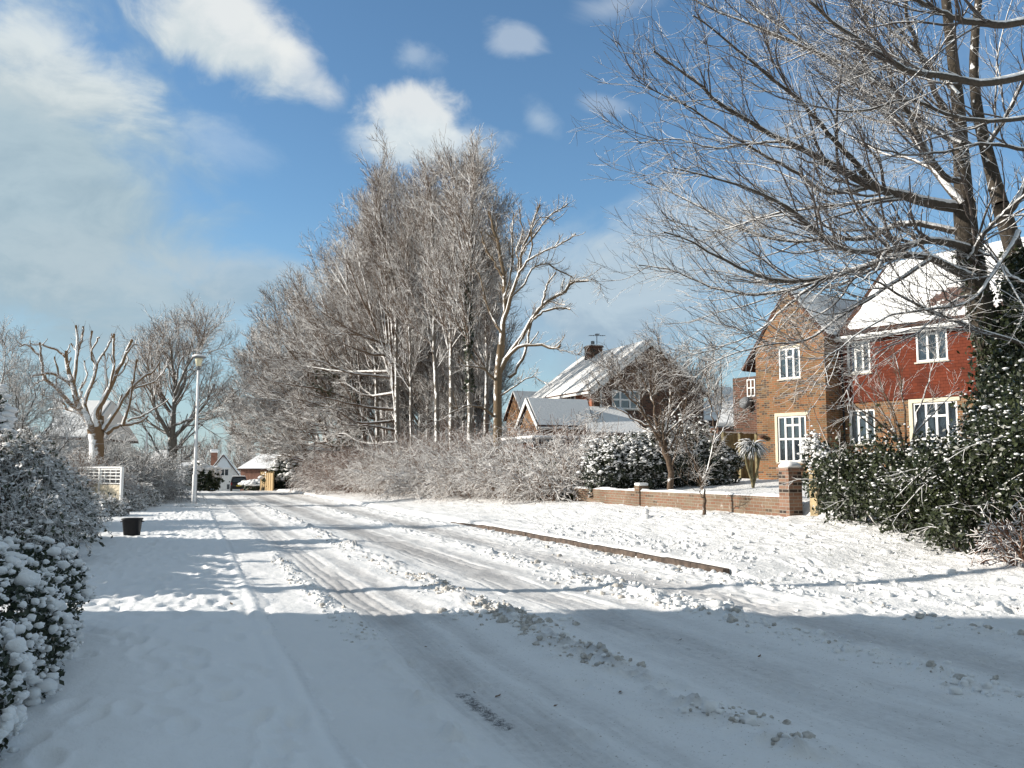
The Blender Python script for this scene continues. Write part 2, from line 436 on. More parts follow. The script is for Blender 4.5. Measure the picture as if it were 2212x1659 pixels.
def grow(B, n, L, ang=(25, 55), t=(0.2, 1.0), N=6, up=0.0, wig=0.12, rk=0.55, rmin=0.004, tip=0.35, bias=(0, 0, 0), rng=None, lenfall=0.5, rmax=9, flat=0.0):
    rng = rng or RNG
    Mb, Nb, _ = B.P.shape
    ln = np.linalg.norm(np.diff(B.P, axis=1), axis=2).sum(1)
    w = ln / ln.sum()
    idx = rng.choice(Mb, n, p=w)
    tt = rng.uniform(t[0], t[1], n)
    f = tt * (Nb - 1) - 1e-6; i = np.clip(f.astype(int), 0, Nb - 2); fr = (f - i)[:, None]
    p = B.P[idx, i] * (1 - fr) + B.P[idx, i + 1] * fr
    tan = unit(B.P[idx, i + 1] - B.P[idx, i])
    r = B.R[idx, i] * (1 - fr[:, 0]) + B.R[idx, i + 1] * fr[:, 0]
    rv = rng.normal(size=(n, 3)); rv[:, 2] *= (1 - flat)
    perp = unit(np.cross(tan, np.cross(rv, tan)))
    a = np.radians(rng.uniform(ang[0], ang[1], n))[:, None]
    d = unit(np.cos(a) * tan + np.sin(a) * perp + np.array(bias) * 0.6)
    length = L * rng.uniform(0.55, 1.3, n) * (1 - lenfall * tt)
    step = (length / (N - 1))[:, None]
    r0 = np.clip(r * rk * rng.uniform(0.7, 1.1, n), rmin, rmax)
    Pn = np.zeros((n, N, 3)); Pn[:, 0] = p
    for k in range(1, N):
        d = unit(d + rng.normal(0, wig, (n, 3)) + (np.array([0, 0, up]) + np.array(bias)) / (N - 1))
        Pn[:, k] = Pn[:, k - 1] + d * step
    R = r0[:, None] * np.linspace(1, tip, N)[None]
    return Batch(Pn, np.maximum(R, rmin * 0.6))


def tubes(batches, sides, origin=(0, 0, 0)):
    Vs, Fs = [], []; off = 0
    for B, S in zip(batches, sides):
        P_, R_ = B.P - np.array(origin), B.R; Mb, N, _ = P_.shape
        tan = np.empty_like(P_); tan[:, 1:-1] = P_[:, 2:] - P_[:, :-2]; tan[:, 0] = P_[:, 1] - P_[:, 0]; tan[:, -1] = P_[:, -1] - P_[:, -2]
        tan = unit(tan)
        av = unit(P_[:, -1] - P_[:, 0])
        ref = np.where(np.abs(av[:, 2:3]) > 0.8, np.array([[1.0, 0, 0]]), np.array([[0, 0, 1.0]]))
        a = unit(np.cross(tan, ref[:, None, :])); b = np.cross(tan, a)
        th = np.arange(S) * 2 * np.pi / S + 0.5
        V = P_[:, :, None, :] + R_[:, :, None, None] * (a[:, :, None, :] * np.cos(th)[None, None, :, None] + b[:, :, None, :] * np.sin(th)[None, None, :, None])
        base = off + (np.arange(Mb) * N * S)[:, None, None] + (np.arange(N - 1) * S)[None, :, None]
        j = np.arange(S)[None, None, :]; j2 = (j + 1) % S
        q = np.stack([base + j, base + S + j, base + S + j2, base + j2], -1).reshape(-1, 4)
        Fs.append(q); Vs.append(V.reshape(-1, 3)); off += Mb * N * S
        if S >= 5:      # closed ends for cut limbs
            e = off - Mb * N * S + (np.arange(Mb) * N * S)[:, None] + (N - 1) * S + np.arange(S)[None]
            Fs.append(('cap', e))
    caps = [f[1] for f in Fs if isinstance(f, tuple)]; quads = [f for f in Fs if not isinstance(f, tuple)]
    return np.vstack(Vs), [np.vstack(quads)] + caps


def tube_obj(name, batches, sides, mat, parent, origin=(0, 0, 0)):
    V, Fl = tubes(batches, sides, origin)
    return mesh_np(name, V, Fl, mat, parent)


# leaves and snow lumps ------------------------------------------------
def leaves_obj(name, pts, size, mat, parent, origin=(0, 0, 0), rng=None, droop=0.0, aspect=0.55):
    rng = rng or RNG; n = len(pts); p = pts - np.array(origin)
    a = unit(rng.normal(size=(n, 3))); a[:, 2] -= droop; a = unit(a)
    b = unit(np.cross(a, rng.normal(size=(n, 3))))
    s = size * rng.uniform(0.6, 1.35, n)[:, None]
    V = np.stack([p - a * s, p + b * s * aspect, p + a * s, p - b * s * aspect], 1).reshape(-1, 3)
    Fq = np.arange(4 * n).reshape(n, 4)
    return mesh_np(name, V, Fq, mat, parent, smooth=False)


def _ico():
    import bmesh
    bm = bmesh.new(); bmesh.ops.create_icosphere(bm, subdivisions=2, radius=1.0)
    V = np.array([v.co[:] for v in bm.verts]); Fc = np.array([[v.index for v in f.verts] for f in bm.faces]); bm.free()
    return V, Fc
ICO_V, ICO_F = _ico()


def lumps_geo(pts, size, flat=0.55, rng=None, jitter=0.22, stretch=1.0):
    rng = rng or RNG; n = len(pts)
    s = (size * np.minimum(rng.lognormal(-.08, .38, n), 2.0))[:, None, None]
    sc = np.stack([rng.uniform(.8, 1.3, n) * stretch, rng.uniform(.8, 1.3, n), np.full(n, flat) * rng.uniform(.8, 1.2, n)], 1)[:, None, :]
    th = rng.uniform(0, 6.28, n); c, s_ = np.cos(th)[:, None], np.sin(th)[:, None]
    V = ICO_V[None] * (1 + rng.normal(0, jitter, (n, len(ICO_V), 1)) * 0.6) * sc
    X = V[:, :, 0] * c - V[:, :, 1] * s_; Yv = V[:, :, 0] * s_ + V[:, :, 1] * c
    V = np.stack([X, Yv, V[:, :, 2]], 2) * s + pts[:, None, :]
    Fq = (ICO_F[None] + (np.arange(n) * len(ICO_V))[:, None, None]).reshape(-1, 3)
    return V.reshape(-1, 3), Fq


def lumps_obj(name, pts, size, mat, parent, origin=(0, 0, 0), **kw):
    V, Fq = lumps_geo(np.asarray(pts) - np.array(origin), size, **kw)
    return mesh_np(name, V, Fq, mat, parent)


def blob_points(blobs, n, shell=(0.72, 1.0), rng=None, lump=0.22, top=None, seed=3):
    """points in the outer shell of a union of ellipsoids (cx,cy,cz,rx,ry,rz) with a lumpy surface"""
    rng = rng or RNG; out = []
    vol = np.array([b[3] * b[4] + b[4] * b[5] + b[3] * b[5] for b in blobs]); vol = vol / vol.sum()
    for b, w in zip(blobs, vol):
        k = int(n * w); d = unit(rng.normal(size=(k, 3)))
        if top is not None: d[:, 2] = np.abs(d[:, 2]) if top >= 0 else d[:, 2]; d = unit(d + np.array([0, 0, max(top, 0)]))
        az = np.arctan2(d[:, 1], d[:, 0])
        r = rng.uniform(*shell, k) * (1 + lump * 2 * fbm(az * 2.2 + b[0] * 3, d[:, 2] * 3 + b[1], seed, 3))
        out.append(np.array(b[:3]) + d * r[:, None] * np.array(b[3:6]))
    p = np.vstack(out)
    keep = np.ones(len(p), bool)
    for b in blobs:     # drop points deep inside a neighbour
        q = (p - np.array(b[:3])) / np.array(b[3:6]); keep &= (q ** 2).sum(1) > (shell[0] * 0.75) ** 2
    p = p[keep]
    return p[p[:, 2] > H(p[:, 0], p[:, 1]) - 0.02]


def leafy(name, label, cat, blobs, nl, ls, ns, ssz, mat, group=None, rng=None, droop=0.2, snow_flat=0.5, shell=(.7, 1.0), snow_top=.25, stems=True, lump=.22, snow_shell=(.93, 1.05)):
    c = np.mean([b[:3] for b in blobs], 0); o = (c[0], c[1], ground_z(c[0], c[1]))
    t = thing(name, label, cat, o, 0, group)
    rng = rng or RNG
    p = blob_points(blobs, nl, shell, rng, lump)
    leaves_obj('foliage', p, ls, mat, t, o, rng, droop)
    if stems:
        L = []
        for b in blobs:
            for k in range(5):
                q = np.array([b[0] + rng.uniform(-.5, .5) * b[3], b[1] + rng.uniform(-.5, .5) * b[4], b[2] + b[5] * rng.uniform(.2, .8)])
                g = np.array([b[0] + (q[0] - b[0]) * .3, b[1] + (q[1] - b[1]) * .3, ground_z(b[0], b[1]) - .05])
                L.append(([g, (g + q) / 2 + rng.normal(0, .08, 3), q], 0.035, 0.012))
        tube_obj('stem', [Batch.of(L, 6)], [5], M['bark_near'], t, o)
    if ns:
        ps = blob_points(blobs, ns, snow_shell, rng, lump, top=snow_top)
        lumps_obj('snow', ps, ssz, M['snow'], t, o, flat=snow_flat, rng=rng)
    return t


# ------------------------------------------------------------------ the ground
def snow_ground_mat(name, c0, c1, dirt, bumpd=0.02, spots=None, fine=90):
    m, T, b = new_mat(name); p = pos(T)
    at = T.node('ShaderNodeAttribute', attribute_name='wear').outputs['Fac']
    n = T.noise(p, 1.5, 5, 0.6); n2 = T.noise(p, 14, 4, 0.65); n3 = T.noise(p, fine, 3, 0.7)
    stre = T.noise(T.vm('MULTIPLY', p, (26, 0.8, 1)), 1.0, 4, 0.65)
    col = T.mix(n, c0, c1)
    wv = T.m('ADD', at, T.m('MULTIPLY', T.m('SUBTRACT', T.m('ADD', T.m('MULTIPLY', n2, .5), T.m('MULTIPLY', stre, .5)), 0.5), T.m('MULTIPLY', T.ss(at, 0.02, .3), 0.9)))
    col = T.mix(T.m('MULTIPLY', T.ss(wv, 0.0, 1.0), 1.0), col, dirt)
    rc = T.node('ShaderNodeAttribute', attribute_name='bare').outputs['Fac']
    bv = T.m('ADD', rc, T.m('MULTIPLY', T.m('SUBTRACT', T.m('ADD', T.m('MULTIPLY', n2, .5), T.m('MULTIPLY', n3, .5)), 0.5), 0.9))
    col = T.mix(T.ss(bv, 0.5, 0.64), col, (0.075, 0.075, 0.08))
    if spots:
        sp = T.noise(p, spots[0], 3, 0.7); sa = T.node('ShaderNodeAttribute', attribute_name='spot').outputs['Fac']
        col = T.mix(T.m('MULTIPLY', T.ss(sp, spots[1], spots[1] + 0.07), sa), col, spots[2])
    T.put(b.inputs['Base Color'], col); b.inputs['Roughness'].default_value = 0.6; b.inputs['Specular IOR Level'].default_value = 0.3
    T.put(b.inputs['Roughness'], T.ss(wv, 0, 1, 0.75, 0.42))
    hh = T.m('ADD', T.m('MULTIPLY', n2, 1.0), T.m('MULTIPLY', n3, 0.35))
    bump(T, b, hh, bumpd)
    return m


M['road'] = snow_ground_mat('road_snow', (0.80, 0.80, 0.80), (0.87, 0.865, 0.855), (0.40, 0.39, 0.385), 0.012, (46, 0.625, (0.34, 0.31, 0.28)))
M['path'] = snow_ground_mat('path_snow', (0.84, 0.845, 0.85), (0.89, 0.89, 0.885), (0.60, 0.60, 0.60), 0.010, (30, .70, (0.5, 0.48, 0.45)), 50)
M['verge'] = snow_ground_mat('verge_snow', (0.82, 0.82, 0.82), (0.885, 0.88, 0.87), (0.55, 0.55, 0.54), 0.035, (13, 0.585, (0.17, 0.18, 0.12)), 60)
M['far_ground'] = snow_ground_mat('far_snow', (0.8, .82, .86), (.87, .88, .9), (.5, .5, .5), 0.03)


def geom_space(a, b, k, first):
    out = [a]
    while out[-1] < b: out.append(out[-1] + max(first, k * out[-1]))
    out[-1] = b
    return np.array(out)


def sheet(name, xs, ys, hf, mat, label=None, cat='ground'):
    X, Y = np.meshgrid(xs, ys); z, wear, bare, spot = hf(X, Y)
    V = np.stack([X, Y, z], -1).reshape(-1, 3); nx, ny = len(xs), len(ys)
    i = (np.arange(ny - 1)[:, None] * nx + np.arange(nx - 1)[None]).ravel()
    Fq = np.stack([i, i + 1, i + nx + 1, i + nx], 1)
    o = mesh_np(name, V, Fq, mat, None, True, {'wear': wear.ravel(), 'bare': bare.ravel(), 'spot': spot.ravel()})
    return tag(o, label, cat, None, 'structure')


def near(Y, d0=14, d1=45): return 1 - sst(Y, d0, d1)


def gauss(x, c, w): return np.exp(-((x - c) / w) ** 2)


def road_h(X, Y):
    z = H(np.clip(X, .87, 7.39), Y).copy()
    ns = 0.35 + 0.65 * near(Y, 25, 70)
    wob = 0.10 * fbm(Y * .35, Y * 0 + 3, 5, 3)
    Xw = X + wob
    snow = 0.045 + 0.02 * fbm(X * 1.3, Y * 1.0, 1)
    tr = np.zeros_like(X)
    for c, w, k in ((1.95, .30, .8), (2.45, .16, .6), (4.15, .42, 1.0), (6.05, .40, .75), (3.65, .16, .5), (4.75, .2, .55)):
        tr = np.maximum(tr, k * np.exp(-(np.abs(Xw - c) / w) ** 3))
    band = (1 - sst(X, 1.5, 1.35)) * 1.0
    worn = np.clip(0.30 + 0 * X, 0, 1) * sst(X, 1.35, 1.6) * (1 - sst(X, 6.7, 7.0))
    z = z + snow - 0.03 * tr - 0.012 * worn - .05 * (1 - sst(X, .64, .90))
    # thin tyre grooves
    for c in (1.72, 1.86, 2.02, 2.16, 3.82, 4.02, 4.36, 4.52, 5.9, 6.2):
        g = gauss(Xw, c + .03 * fbm(Y * .8, Y * 0 + c * 7, 9, 2), .012 + .0012 * Y) * near(Y, 12, 30)
        z = z - 0.012 * g * (fbm(Y * .7, Y * 0 + c * 3, 21, 2) > -.2); tr = np.maximum(tr, .9 * g * .7)
    rr = 0.0
    for c, w, h in ((3.15, .16, .085), (5.3, .16, .06), (1.5, .12, .045), (7.0, .22, .05), (2.85, .10, .02), (5.65, .1, .02), (6.6, .12, .02)):
        k = gauss(X + wob * .6 + .08 * fbm(Y * 1.1, Y * 0 + c, 31, 3), c, w)
        cl = np.clip(.35 + 1.5 * fbm(X * 5 + c, Y * 2.4, 41, 3), 0, 1.4)
        rr = rr + h * k * cl * (1 + 1.1 * fbm(X * 16, Y * 16, 51, 3))
    z = z + rr * ns
    rough = (0.006 + 0.012 * sst(X, 4.6, 5.4)) * ns
    z = z + .020 * fbm(X * 3.2, Y * 1.6, 62, 3) * ns + foot(X, Y, 60, 1.3, 6.8, 3.5, 11, 77, .02) + rough * 1.3 * fbm(X * 9, Y * 9, 61, 4) + 0.004 * fbm(X * 30, Y * 30, 71, 3) * near(Y, 8, 20)
    fl = (X < 1.45)
    z = z + np.where(fl, 0.012 * fbm(X * 3, Y * 3, 81, 3), 0)
    wear = tr * (0.75 + .5 * fbm(X * .9, Y * .25, 91, 3)) + worn * .22 + .10 * sst(X, 4.6, 5.6)
    wear = wear * (0.62 + .38 * sst(Y, 3, 10)) + .30 * np.clip(rr / .05, 0, 2.2) * (np.abs(X - 3.15) < .5) + .12 * np.clip(rr / .05, 0, 3) + .35 * np.clip(fbm(X * 2.5, Y * 1.2, 201, 4), 0, 1) * sst(X, 1.5, 2)
    wear = np.clip(wear * .78, 0, 1)
    bare = .57 * np.exp(-((np.abs(Xw - 1.86) / .10) ** 4)) * sst(Y, 4.75, 5.15) * (1 - sst(Y, 6.0, 6.35))
    bare += .52 * np.exp(-((np.abs(Xw - 4.2) / .22) ** 3)) * sst(Y, 4.5, 6) * (1 - sst(Y, 8.5, 10)) * .9
    spot = sst(X, 1.5, 2.0) * near(Y, 15, 40)
    return z, wear, bare, spot


def foot(X, Y, n, x0, x1, y0, y1, seed, depth=.035):
    r = np.random.default_rng(seed); z = np.zeros_like(X)
    for k in range(n):
        cx, cy, a = r.uniform(x0, x1), r.uniform(y0, y1), r.normal(0, .35)
        m = (np.abs(X - cx) < .5) & (np.abs(Y - cy) < .5)
        if not m.any(): continue
        dx, dy = X[m] - cx, Y[m] - cy
        u, v = dx * math.cos(a) - dy * math.sin(a), dx * math.sin(a) + dy * math.cos(a)
        q = (u / .075) ** 2 + (v / .16) ** 2
        z[m] += -depth * np.exp(-q ** 2) + depth * .35 * np.exp(-((np.sqrt(q) - 1.35) / .3) ** 2)
    return z


def path_h(X, Y):
    z = H(np.clip(X, -99, .85), Y) + 0.03
    edge = 1 - sst(X, .70, .99)
    z = z - (1 - edge) * 0.050 - .010 * gauss(X, .80, .04) - .012 * gauss(X, .62, .05) * near(Y, 20, 40)
    z = z + .03 * fbm(X * .8, Y * .5, 101, 3) + .010 * fbm(X * 5, Y * 5, 111, 3)
    z = z + foot(X, Y, 300, -1.6, .7, 10.6, 24, 5, .022) + foot(X, Y, 200, -1.2, .8, 24, 45, 8, .03) + foot(X, Y, 90, -.9, .8, 3.4, 10.5, 9, .026) + .016 * fbm(X * 2.2, Y * 2.2, 133, 4) + .008 * fbm(X * 11, Y * 11, 134, 3) * near(Y, 10, 20)
    z = z + .020 * np.clip(fbm(X * 8, Y * 8, 121, 4), -1, 1) * sst(Y, 9.8, 10.6) * near(Y, 26, 50)
    wear = np.clip(.42 * gauss(X, .83, .045) + .06, 0, 1) * np.ones_like(X)
    return z, wear, np.zeros_like(X), .5 * sst(X, -1.5, 0) * near(Y, 12, 30)


def verge_h(X, Y):
    z = H(X, Y) + 0.0
    ex = sst(Y, 10.4, 11.4) * (1 - sst(Y + .5 * fbm(Y * .9, Y * 0, 7, 3), 24.5, 26.0))        # kerb face swept clear here
    ex = np.maximum(ex, .75 * (fbm(Y * .22, Y * 0 + 5, 19, 3) > .22) * (Y > 21))
    rl = H(X * 0 + 7.2, Y) + .03
    zt = H(np.maximum(X, 7.45), Y) + .02 + .055 * sst(X, 7.40, 7.60) * sst(Y, 10.4, 11.6) + .035 * fbm(X * 2.2, Y * 1.3, 37, 3) * sst(Y, 10, 12)
    a = sst(X, 7.455, 7.50); bnk = sst(X + .06 * fbm(X * 2, Y * 2, 38, 2), 7.20, 7.52)
    z = ex * (rl - .06 + (zt - rl + .06) * a) + (1 - ex) * (rl - .03 + (zt - rl + .03) * bnk)
    nr = .3 + .7 * near(Y, 22, 60)
    z = z + .045 * fbm(X * 1.4, Y * 1.1, 131, 4) * sst(X, 7.4, 7.9) * nr
    ro = sst(X, 8.6, 9.6) * (.6 + .4 * sst(Y, 9, 13)) + .25
    z = z + nr * ro * (.030 * fbm(X * 7, Y * 7, 141, 4) + .014 * np.abs(fbm(X * 19, Y * 19, 151, 3)))
    z = z + .05 * gauss(X, 8.2, .35) * np.clip(fbm(X * 4, Y * 3, 161, 3) + .2, 0, 1) * nr
    z = z + foot(X, Y, 240, 8.0, 12.3, 5, 24, 15, .05)
    wear = .28 * (1 - sst(Y, 9.5, 12)) * (.5 + fbm(X * .7, Y * .7, 171, 3)) + .1 * gauss(X, 9.4, .5) * (1 + fbm(X, Y * .3, 3, 3))
    spot = sst(X, 8.4, 9.4) * (.35 + .65 * sst(Y, 9, 12)) * np.clip(.75 + 1.2 * fbm(X * .6, Y * .6, 181, 3), 0, 1)
    return z, np.clip(wear, 0, 1), np.zeros_like(X), spot


ys = geom_space(2.0, 150, .0055, .018)
ys2 = geom_space(2.0, 150, .008, .03)
sheet('road', np.arange(.62, 7.42, .019), ys, road_h, M['road'], None, 'road')
sheet('footpath', np.concatenate([np.arange(-9, -3, .1), np.arange(-3, .99, .025)]), ys2[ys2 < 90], path_h, M['path'], None, 'path')
sheet('verge', np.concatenate([np.arange(7.20, 12.4, .03), np.arange(12.4, 14, .1), np.arange(14, 46, .5)]), ys2, verge_h, M['verge'], None, 'verge')
gx = np.concatenate([-np.geomspace(900, 9, 40), np.linspace(-8, 46, 40), np.geomspace(48, 900, 40)]); gy = np.concatenate([np.linspace(-60, 150, 60), np.geomspace(155, 1500, 30)])
sheet('ground', gx, gy, lambda X, Y: (H(X, Y) - .12, 0 * X + .1, 0 * X, 0 * X), M['far_ground'], None, 'ground')


# kerb: exposed brown kerb stones between road and verge
def kerb():
    V = []; mb = MB(); y = 11.2; k = 0
    while y < 25.8:
        L = .9; zb = ground_z(7.3, y); zt = zb + .135
        mb.box(7.355 + .004 * (k % 3), 7.47, y, y + L - .012, zb - .1, zt + .006 * math.sin(k * 2.3) - .10 * max(0, (y - 21.5) / 4.3)); y += L; k += 1
    o = mb.build('kerb', M['kerb'], None, bevel=.008); tag(o, None, 'kerb', None, 'structure')
M['kerb'] = plain('kerb_stone', (0.085, 0.062, 0.048), 0.9, 0.45, 6, bmp=.01)
kerb()


def clods():
    """loose broken snow along the ridges and beside the kerb"""
    r = np.random.default_rng(4); out = []; sz = []
    for c, w, y0, y1, n, s in ((3.15, .12, 4.2, 13, 900, .022), (5.3, .16, 4.5, 16, 480, .026), (5.3, .3, 8.8, 12, 200, .035), (7.12, .16, 5, 22, 520, .030), (1.5, .1, 8, 16, 240, .02),
                               (6.5, .35, 9, 18, 160, .02), (8.2, .45, 6, 20, 420, .036), (3.1, .25, 8.2, 10, 110, .038), (10, 1.6, 6, 15, 420, .03), (2.9, .12, 10, 22, 200, .02)):
        Y = y0 + (y1 - y0) * r.uniform(0, 1, n) ** 1.2; X = c + r.normal(0, w, n) + .08 * fbm(Y * 1.1, Y * 0 + c, 31, 3) * -1
        keep = fbm(X * 1.2 + c, Y * .9, 33, 2) > -.15; X, Y = X[keep], Y[keep]
        out.append(np.stack([X, Y, np.zeros_like(X)], 1)); sz.append(s * r.lognormal(0, .35, len(X)))
    p = np.vstack(out); s = np.minimum(np.concatenate(sz) * .72, .042)
    zr = np.where(p[:, 0] < 7.4, road_h(p[:, 0], p[:, 1])[0], verge_h(p[:, 0], p[:, 1])[0])
    p[:, 2] = zr + s * .2
    dirty = (r.uniform(0, 1, len(p)) < np.where(np.abs(p[:, 0] - 3.15) < .3, .75, .18)) & (p[:, 0] < 7.3)
    V, Fq = lumps_geo(p[dirty], s[dirty] * .9, flat=.8, rng=r, jitter=.35)
    tag(mesh_np('slush', V, Fq, M['slush'], None), 'grey-brown slush thrown up along the middle wheel ridge', 'slush', None, 'stuff')
    p, s = p[~dirty], s[~dirty]
    V, Fq = lumps_geo(p, s, flat=.75, rng=r, jitter=.3)
    o = mesh_np('snow_clods', V, Fq, M['clod'], None)
    tag(o, 'loose clods of broken snow along the wheel ridges and the kerb', 'snow', None, 'stuff')
M['clod'] = snow_mat('clod_snow', .02)
M['slush'] = plain('slush', (0.52, 0.49, 0.45), .7, .25, 30, bmp=.01)
clods()


def fallen_leaves():
    spots = [(1086, 1537 - 350 + 0), (1025, 1485), (1075, 1497), (1470, 1375), (1535, 1537), (1340, 1500), (1200, 1520), (500, 1300), (920, 1390), (1640, 1410), (1130, 1575), (1830, 1640), (490, 1520), (820, 1300)]
    first = None
    for k, (px, py) in enumerate(spots[1:10]):
        lo, hi = 2.0, 40.0
        for _ in range(40):
            m = (lo + hi) / 2; q = P(px, py, m)
            if q[2] > ground_z(q[0], q[1]) + .05: lo = m
            else: hi = m
        q = P(px, py, lo); z = float((road_h if q[0] > .9 else path_h)(np.array([[q[0]]]), np.array([[q[1]]]))[0][0, 0])
        if first is None:
            vs = [(-.04, 0, .0), (-.015, .018, .012), (.02, .014, .010), (.05, 0, .022), (.02, -.016, .008), (-.015, -.02, .010), (0, 0, .002)]
            mb = MB(); mb.add(vs, [(0, 6, 1), (1, 6, 2), (2, 6, 3), (3, 6, 4), (4, 6, 5), (5, 6, 0)])
            o = mb.build('fallen_leaf', plain('dead_leaf', (0.16, 0.10, 0.06), .8, .3, 60)); first = o
        else:
            o = first.copy(); C.objects.link(o)
        o.location = (q[0], q[1], z + .004); o.rotation_euler = (rnd.uniform(-.3, .3), rnd.uniform(-.3, .3), rnd.uniform(0, 6.28)); s = rnd.uniform(.45, .8); o.scale = (s, s, s)
        tag(o, 'small brown dead leaf lying on the trampled snow', 'leaf', 'dead leaves on the snow')
fallen_leaves()
# ------------------------------------------------------------------ bare trees
def line(pts, d0, d1, r0, r1):
    """limb traced as photo points with depth running from d0 to d1"""
    n = len(pts); return ([P(x, y, d0 + (d1 - d0) * i / (n - 1)) for i, (x, y) in enumerate(pts)], r0, r1)


def foreground_tree():
    rg = np.random.default_rng(21)
    base = P(2185, 1130, 17.3); base[2] = ground_z(base[0], base[1])
    t = thing('street_tree', 'large bare ivy-clad tree at the right, long snow-lined limbs sweeping over the brick house', 'tree', base)
    T1 = line([(2215, 1170), (2185, 1000), (2150, 800), (2112, 640), (2090, 520), (2082, 430)], 17.3, 16.5, .30, .20)
    T1b = line([(2082, 430), (2076, 330), (2070, 230), (2050, 60), (2030, -120)], 16.5, 15.8, .18, .07)
    T2 = line([(2225, 1165), (2232, 1000), (2222, 800), (2206, 640), (2190, 540), (2160, 440)], 17.6, 17.0, .26, .16)
    T2b = line([(2160, 440), (2135, 340), (2110, 230), (2104, 110), (2120, -60)], 17.0, 17.4, .15, .07)
    trunks = Batch.of([T1, T2], 12); lead = Batch.of([T1b, T2b], 12)
    limbs = [
        line([(2061, 445), (1998, 435), (1935, 418), (1873, 398), (1810, 362), (1747, 330), (1664, 288), (1559, 226), (1497, 171), (1413, 111)], 16.5, 14.5, .125, .014),
        line([(2078, 440), (2019, 368), (1977, 301), (1927, 251), (1873, 201), (1810, 146), (1726, 84), (1664, 42), (1601, -10)], 16.4, 18.5, .085, .014),
        line([(1889, 403), (1831, 334), (1789, 288), (1726, 217), (1664, 167), (1580, 96), (1497, 33)], 15.8, 13.6, .062, .012),
        line([(2089, 535), (2040, 520), (1998, 520), (1935, 539), (1873, 543), (1810, 535), (1760, 497), (1706, 451), (1643, 418), (1559, 389), (1455, 364)], 16.5, 13.2, .09, .012),
        line([(2100, 600), (2060, 582), (2020, 560), (1973, 552), (1915, 560), (1852, 581), (1768, 602), (1685, 606), (1622, 589), (1559, 560), (1497, 522), (1434, 502)], 16.5, 14.6, .10, .012),
        line([(2088, 505), (1956, 481), (1873, 514), (1789, 514), (1706, 522), (1622, 502), (1538, 460), (1455, 418), (1395, 395)], 16.6, 18.6, .075, .010),
        line([(1850, 582), (1768, 606), (1706, 627), (1622, 635), (1538, 619), (1455, 585), (1380, 573)], 15.8, 16.4, .055, .010),
        line([(2240, 150), (2145, 180), (2061, 167), (1977, 155), (1915, 125), (1852, 84), (1768, 21), (1700, -40)], 13.0, 12.4, .075, .02),
        line([(2250, 40), (2145, 52), (2061, 38), (1998, 8), (1900, -30)], 12.6, 12.2, .07, .03),
        line([(2072, 390), (2040, 380), (1998, 326), (1965, 251), (1940, 201), (1906, 125), (1873, 50), (1850, -60)], 16.2, 15.0, .07, .014),
        line([(1873, 405), (1789, 418), (1726, 376), (1664, 343), (1580, 293), (1497, 234), (1413, 196), (1363, 167)], 15.9, 15.3, .05, .008),
        line([(2200, 500), (2186, 530), (2144, 590), (2114, 637), (2068, 660), (1990, 668), (1900, 692), (1830, 738), (1770, 790)], 16.6, 13.8, .055, .008),
        line([(2230, 752), (2159, 726), (2052, 689), (1991, 664), (1914, 621), (1868, 600), (1800, 585)], 15.8, 14.2, .045, .010),
        line([(2010, 560), (1930, 610), (1868, 650), (1807, 690), (1740, 735), (1684, 741), (1592, 762), (1510, 800)], 15.9, 14.8, .045, .008),
        line([(1770, 604), (1700, 660), (1640, 715), (1570, 745), (1480, 770)], 15.5, 15.5, .032, .007),
        line([(2078, 300), (2020, 200), (1990, 120), (1960, 40), (1950, -60)], 16.1, 14.2, .065, .02),
        line([(2130, 320), (2180, 240), (2220, 150), (2260, 60)], 17, 16, .06, .02),
        line([(2170, 470), (2205, 420), (2235, 330), (2270, 200)], 17, 16.5, .08, .03),
        line([(2074, 310), (1985, 260), (1880, 170), (1760, 110), (1640, 60), (1540, 20), (1450, -30)], 16.1, 17.5, .06, .012),
        line([(2095, 560), (2130, 500), (2180, 450), (2230, 410)], 16.5, 15.5, .06, .03),
        line([(1930, 425), (1840, 440), (1740, 450), (1640, 470), (1540, 500), (1430, 470)], 16.0, 17.6, .045, .008),
        line([(1700, 305), (1620, 310), (1540, 320), (1460, 300), (1375, 310)], 15.3, 15.6, .03, .007),
        line([(2070, 205), (2000, 130), (1920, 60), (1840, 0), (1780, -50)], 15.9, 16.6, .05, .014),
        line([(2240, 250), (2150, 260), (2060, 250), (1960, 215), (1860, 240), (1760, 230)], 14.5, 13.6, .05, .012),
        line([(2240, 330), (2130, 310), (2030, 330), (1930, 330), (1830, 290)], 15.5, 14.6, .045, .010),
        line([(2240, 620), (2190, 600), (2150, 560), (2110, 540)], 15.8, 16.4, .04, .03),
        line([(2112, 640), (2060, 650), (1980, 720), (1900, 760), (1830, 840)], 16.4, 15.2, .03, .006),
    ]
    lb = Batch.of(limbs, 22).wiggle(.010, rg)
    tube_obj('trunk', [trunks, lead], [14, 10], M['bark_trunk'], t, base)
    tube_obj('limb', [lb], [9], M['bark_near'], t, base)
    bl = (-.13, .0, .08)
    s1 = grow(lb, 340, 2.7, (16, 42), (.12, .97), 12, .30, .10, .5, .009, .35, bl, rg, .72, .035, .2)
    s2 = grow(s1, 1900, 1.25, (20, 50), (.12, 1), 9, .25, .12, .5, .0055, .45, bl, rg, .6, .014)
    s1b = grow(lb, 460, 1.1, (25, 60), (.2, 1), 8, .25, .15, .35, .006, .45, bl, rg, .3, .012)
    s3 = grow(s2, 7000, .48, (25, 60), (.1, 1), 6, .1, .17, .6, .0034, .6, bl, rg, .3, .006)
    s3b = grow(s1b, 2200, .5, (25, 60), (.1, 1), 6, .1, .17, .6, .0034, .6, bl, rg, .3, .006)
    tube_obj('branch', [s1, s1b, s2], [6, 5, 4], M['twig_near'], t, base)
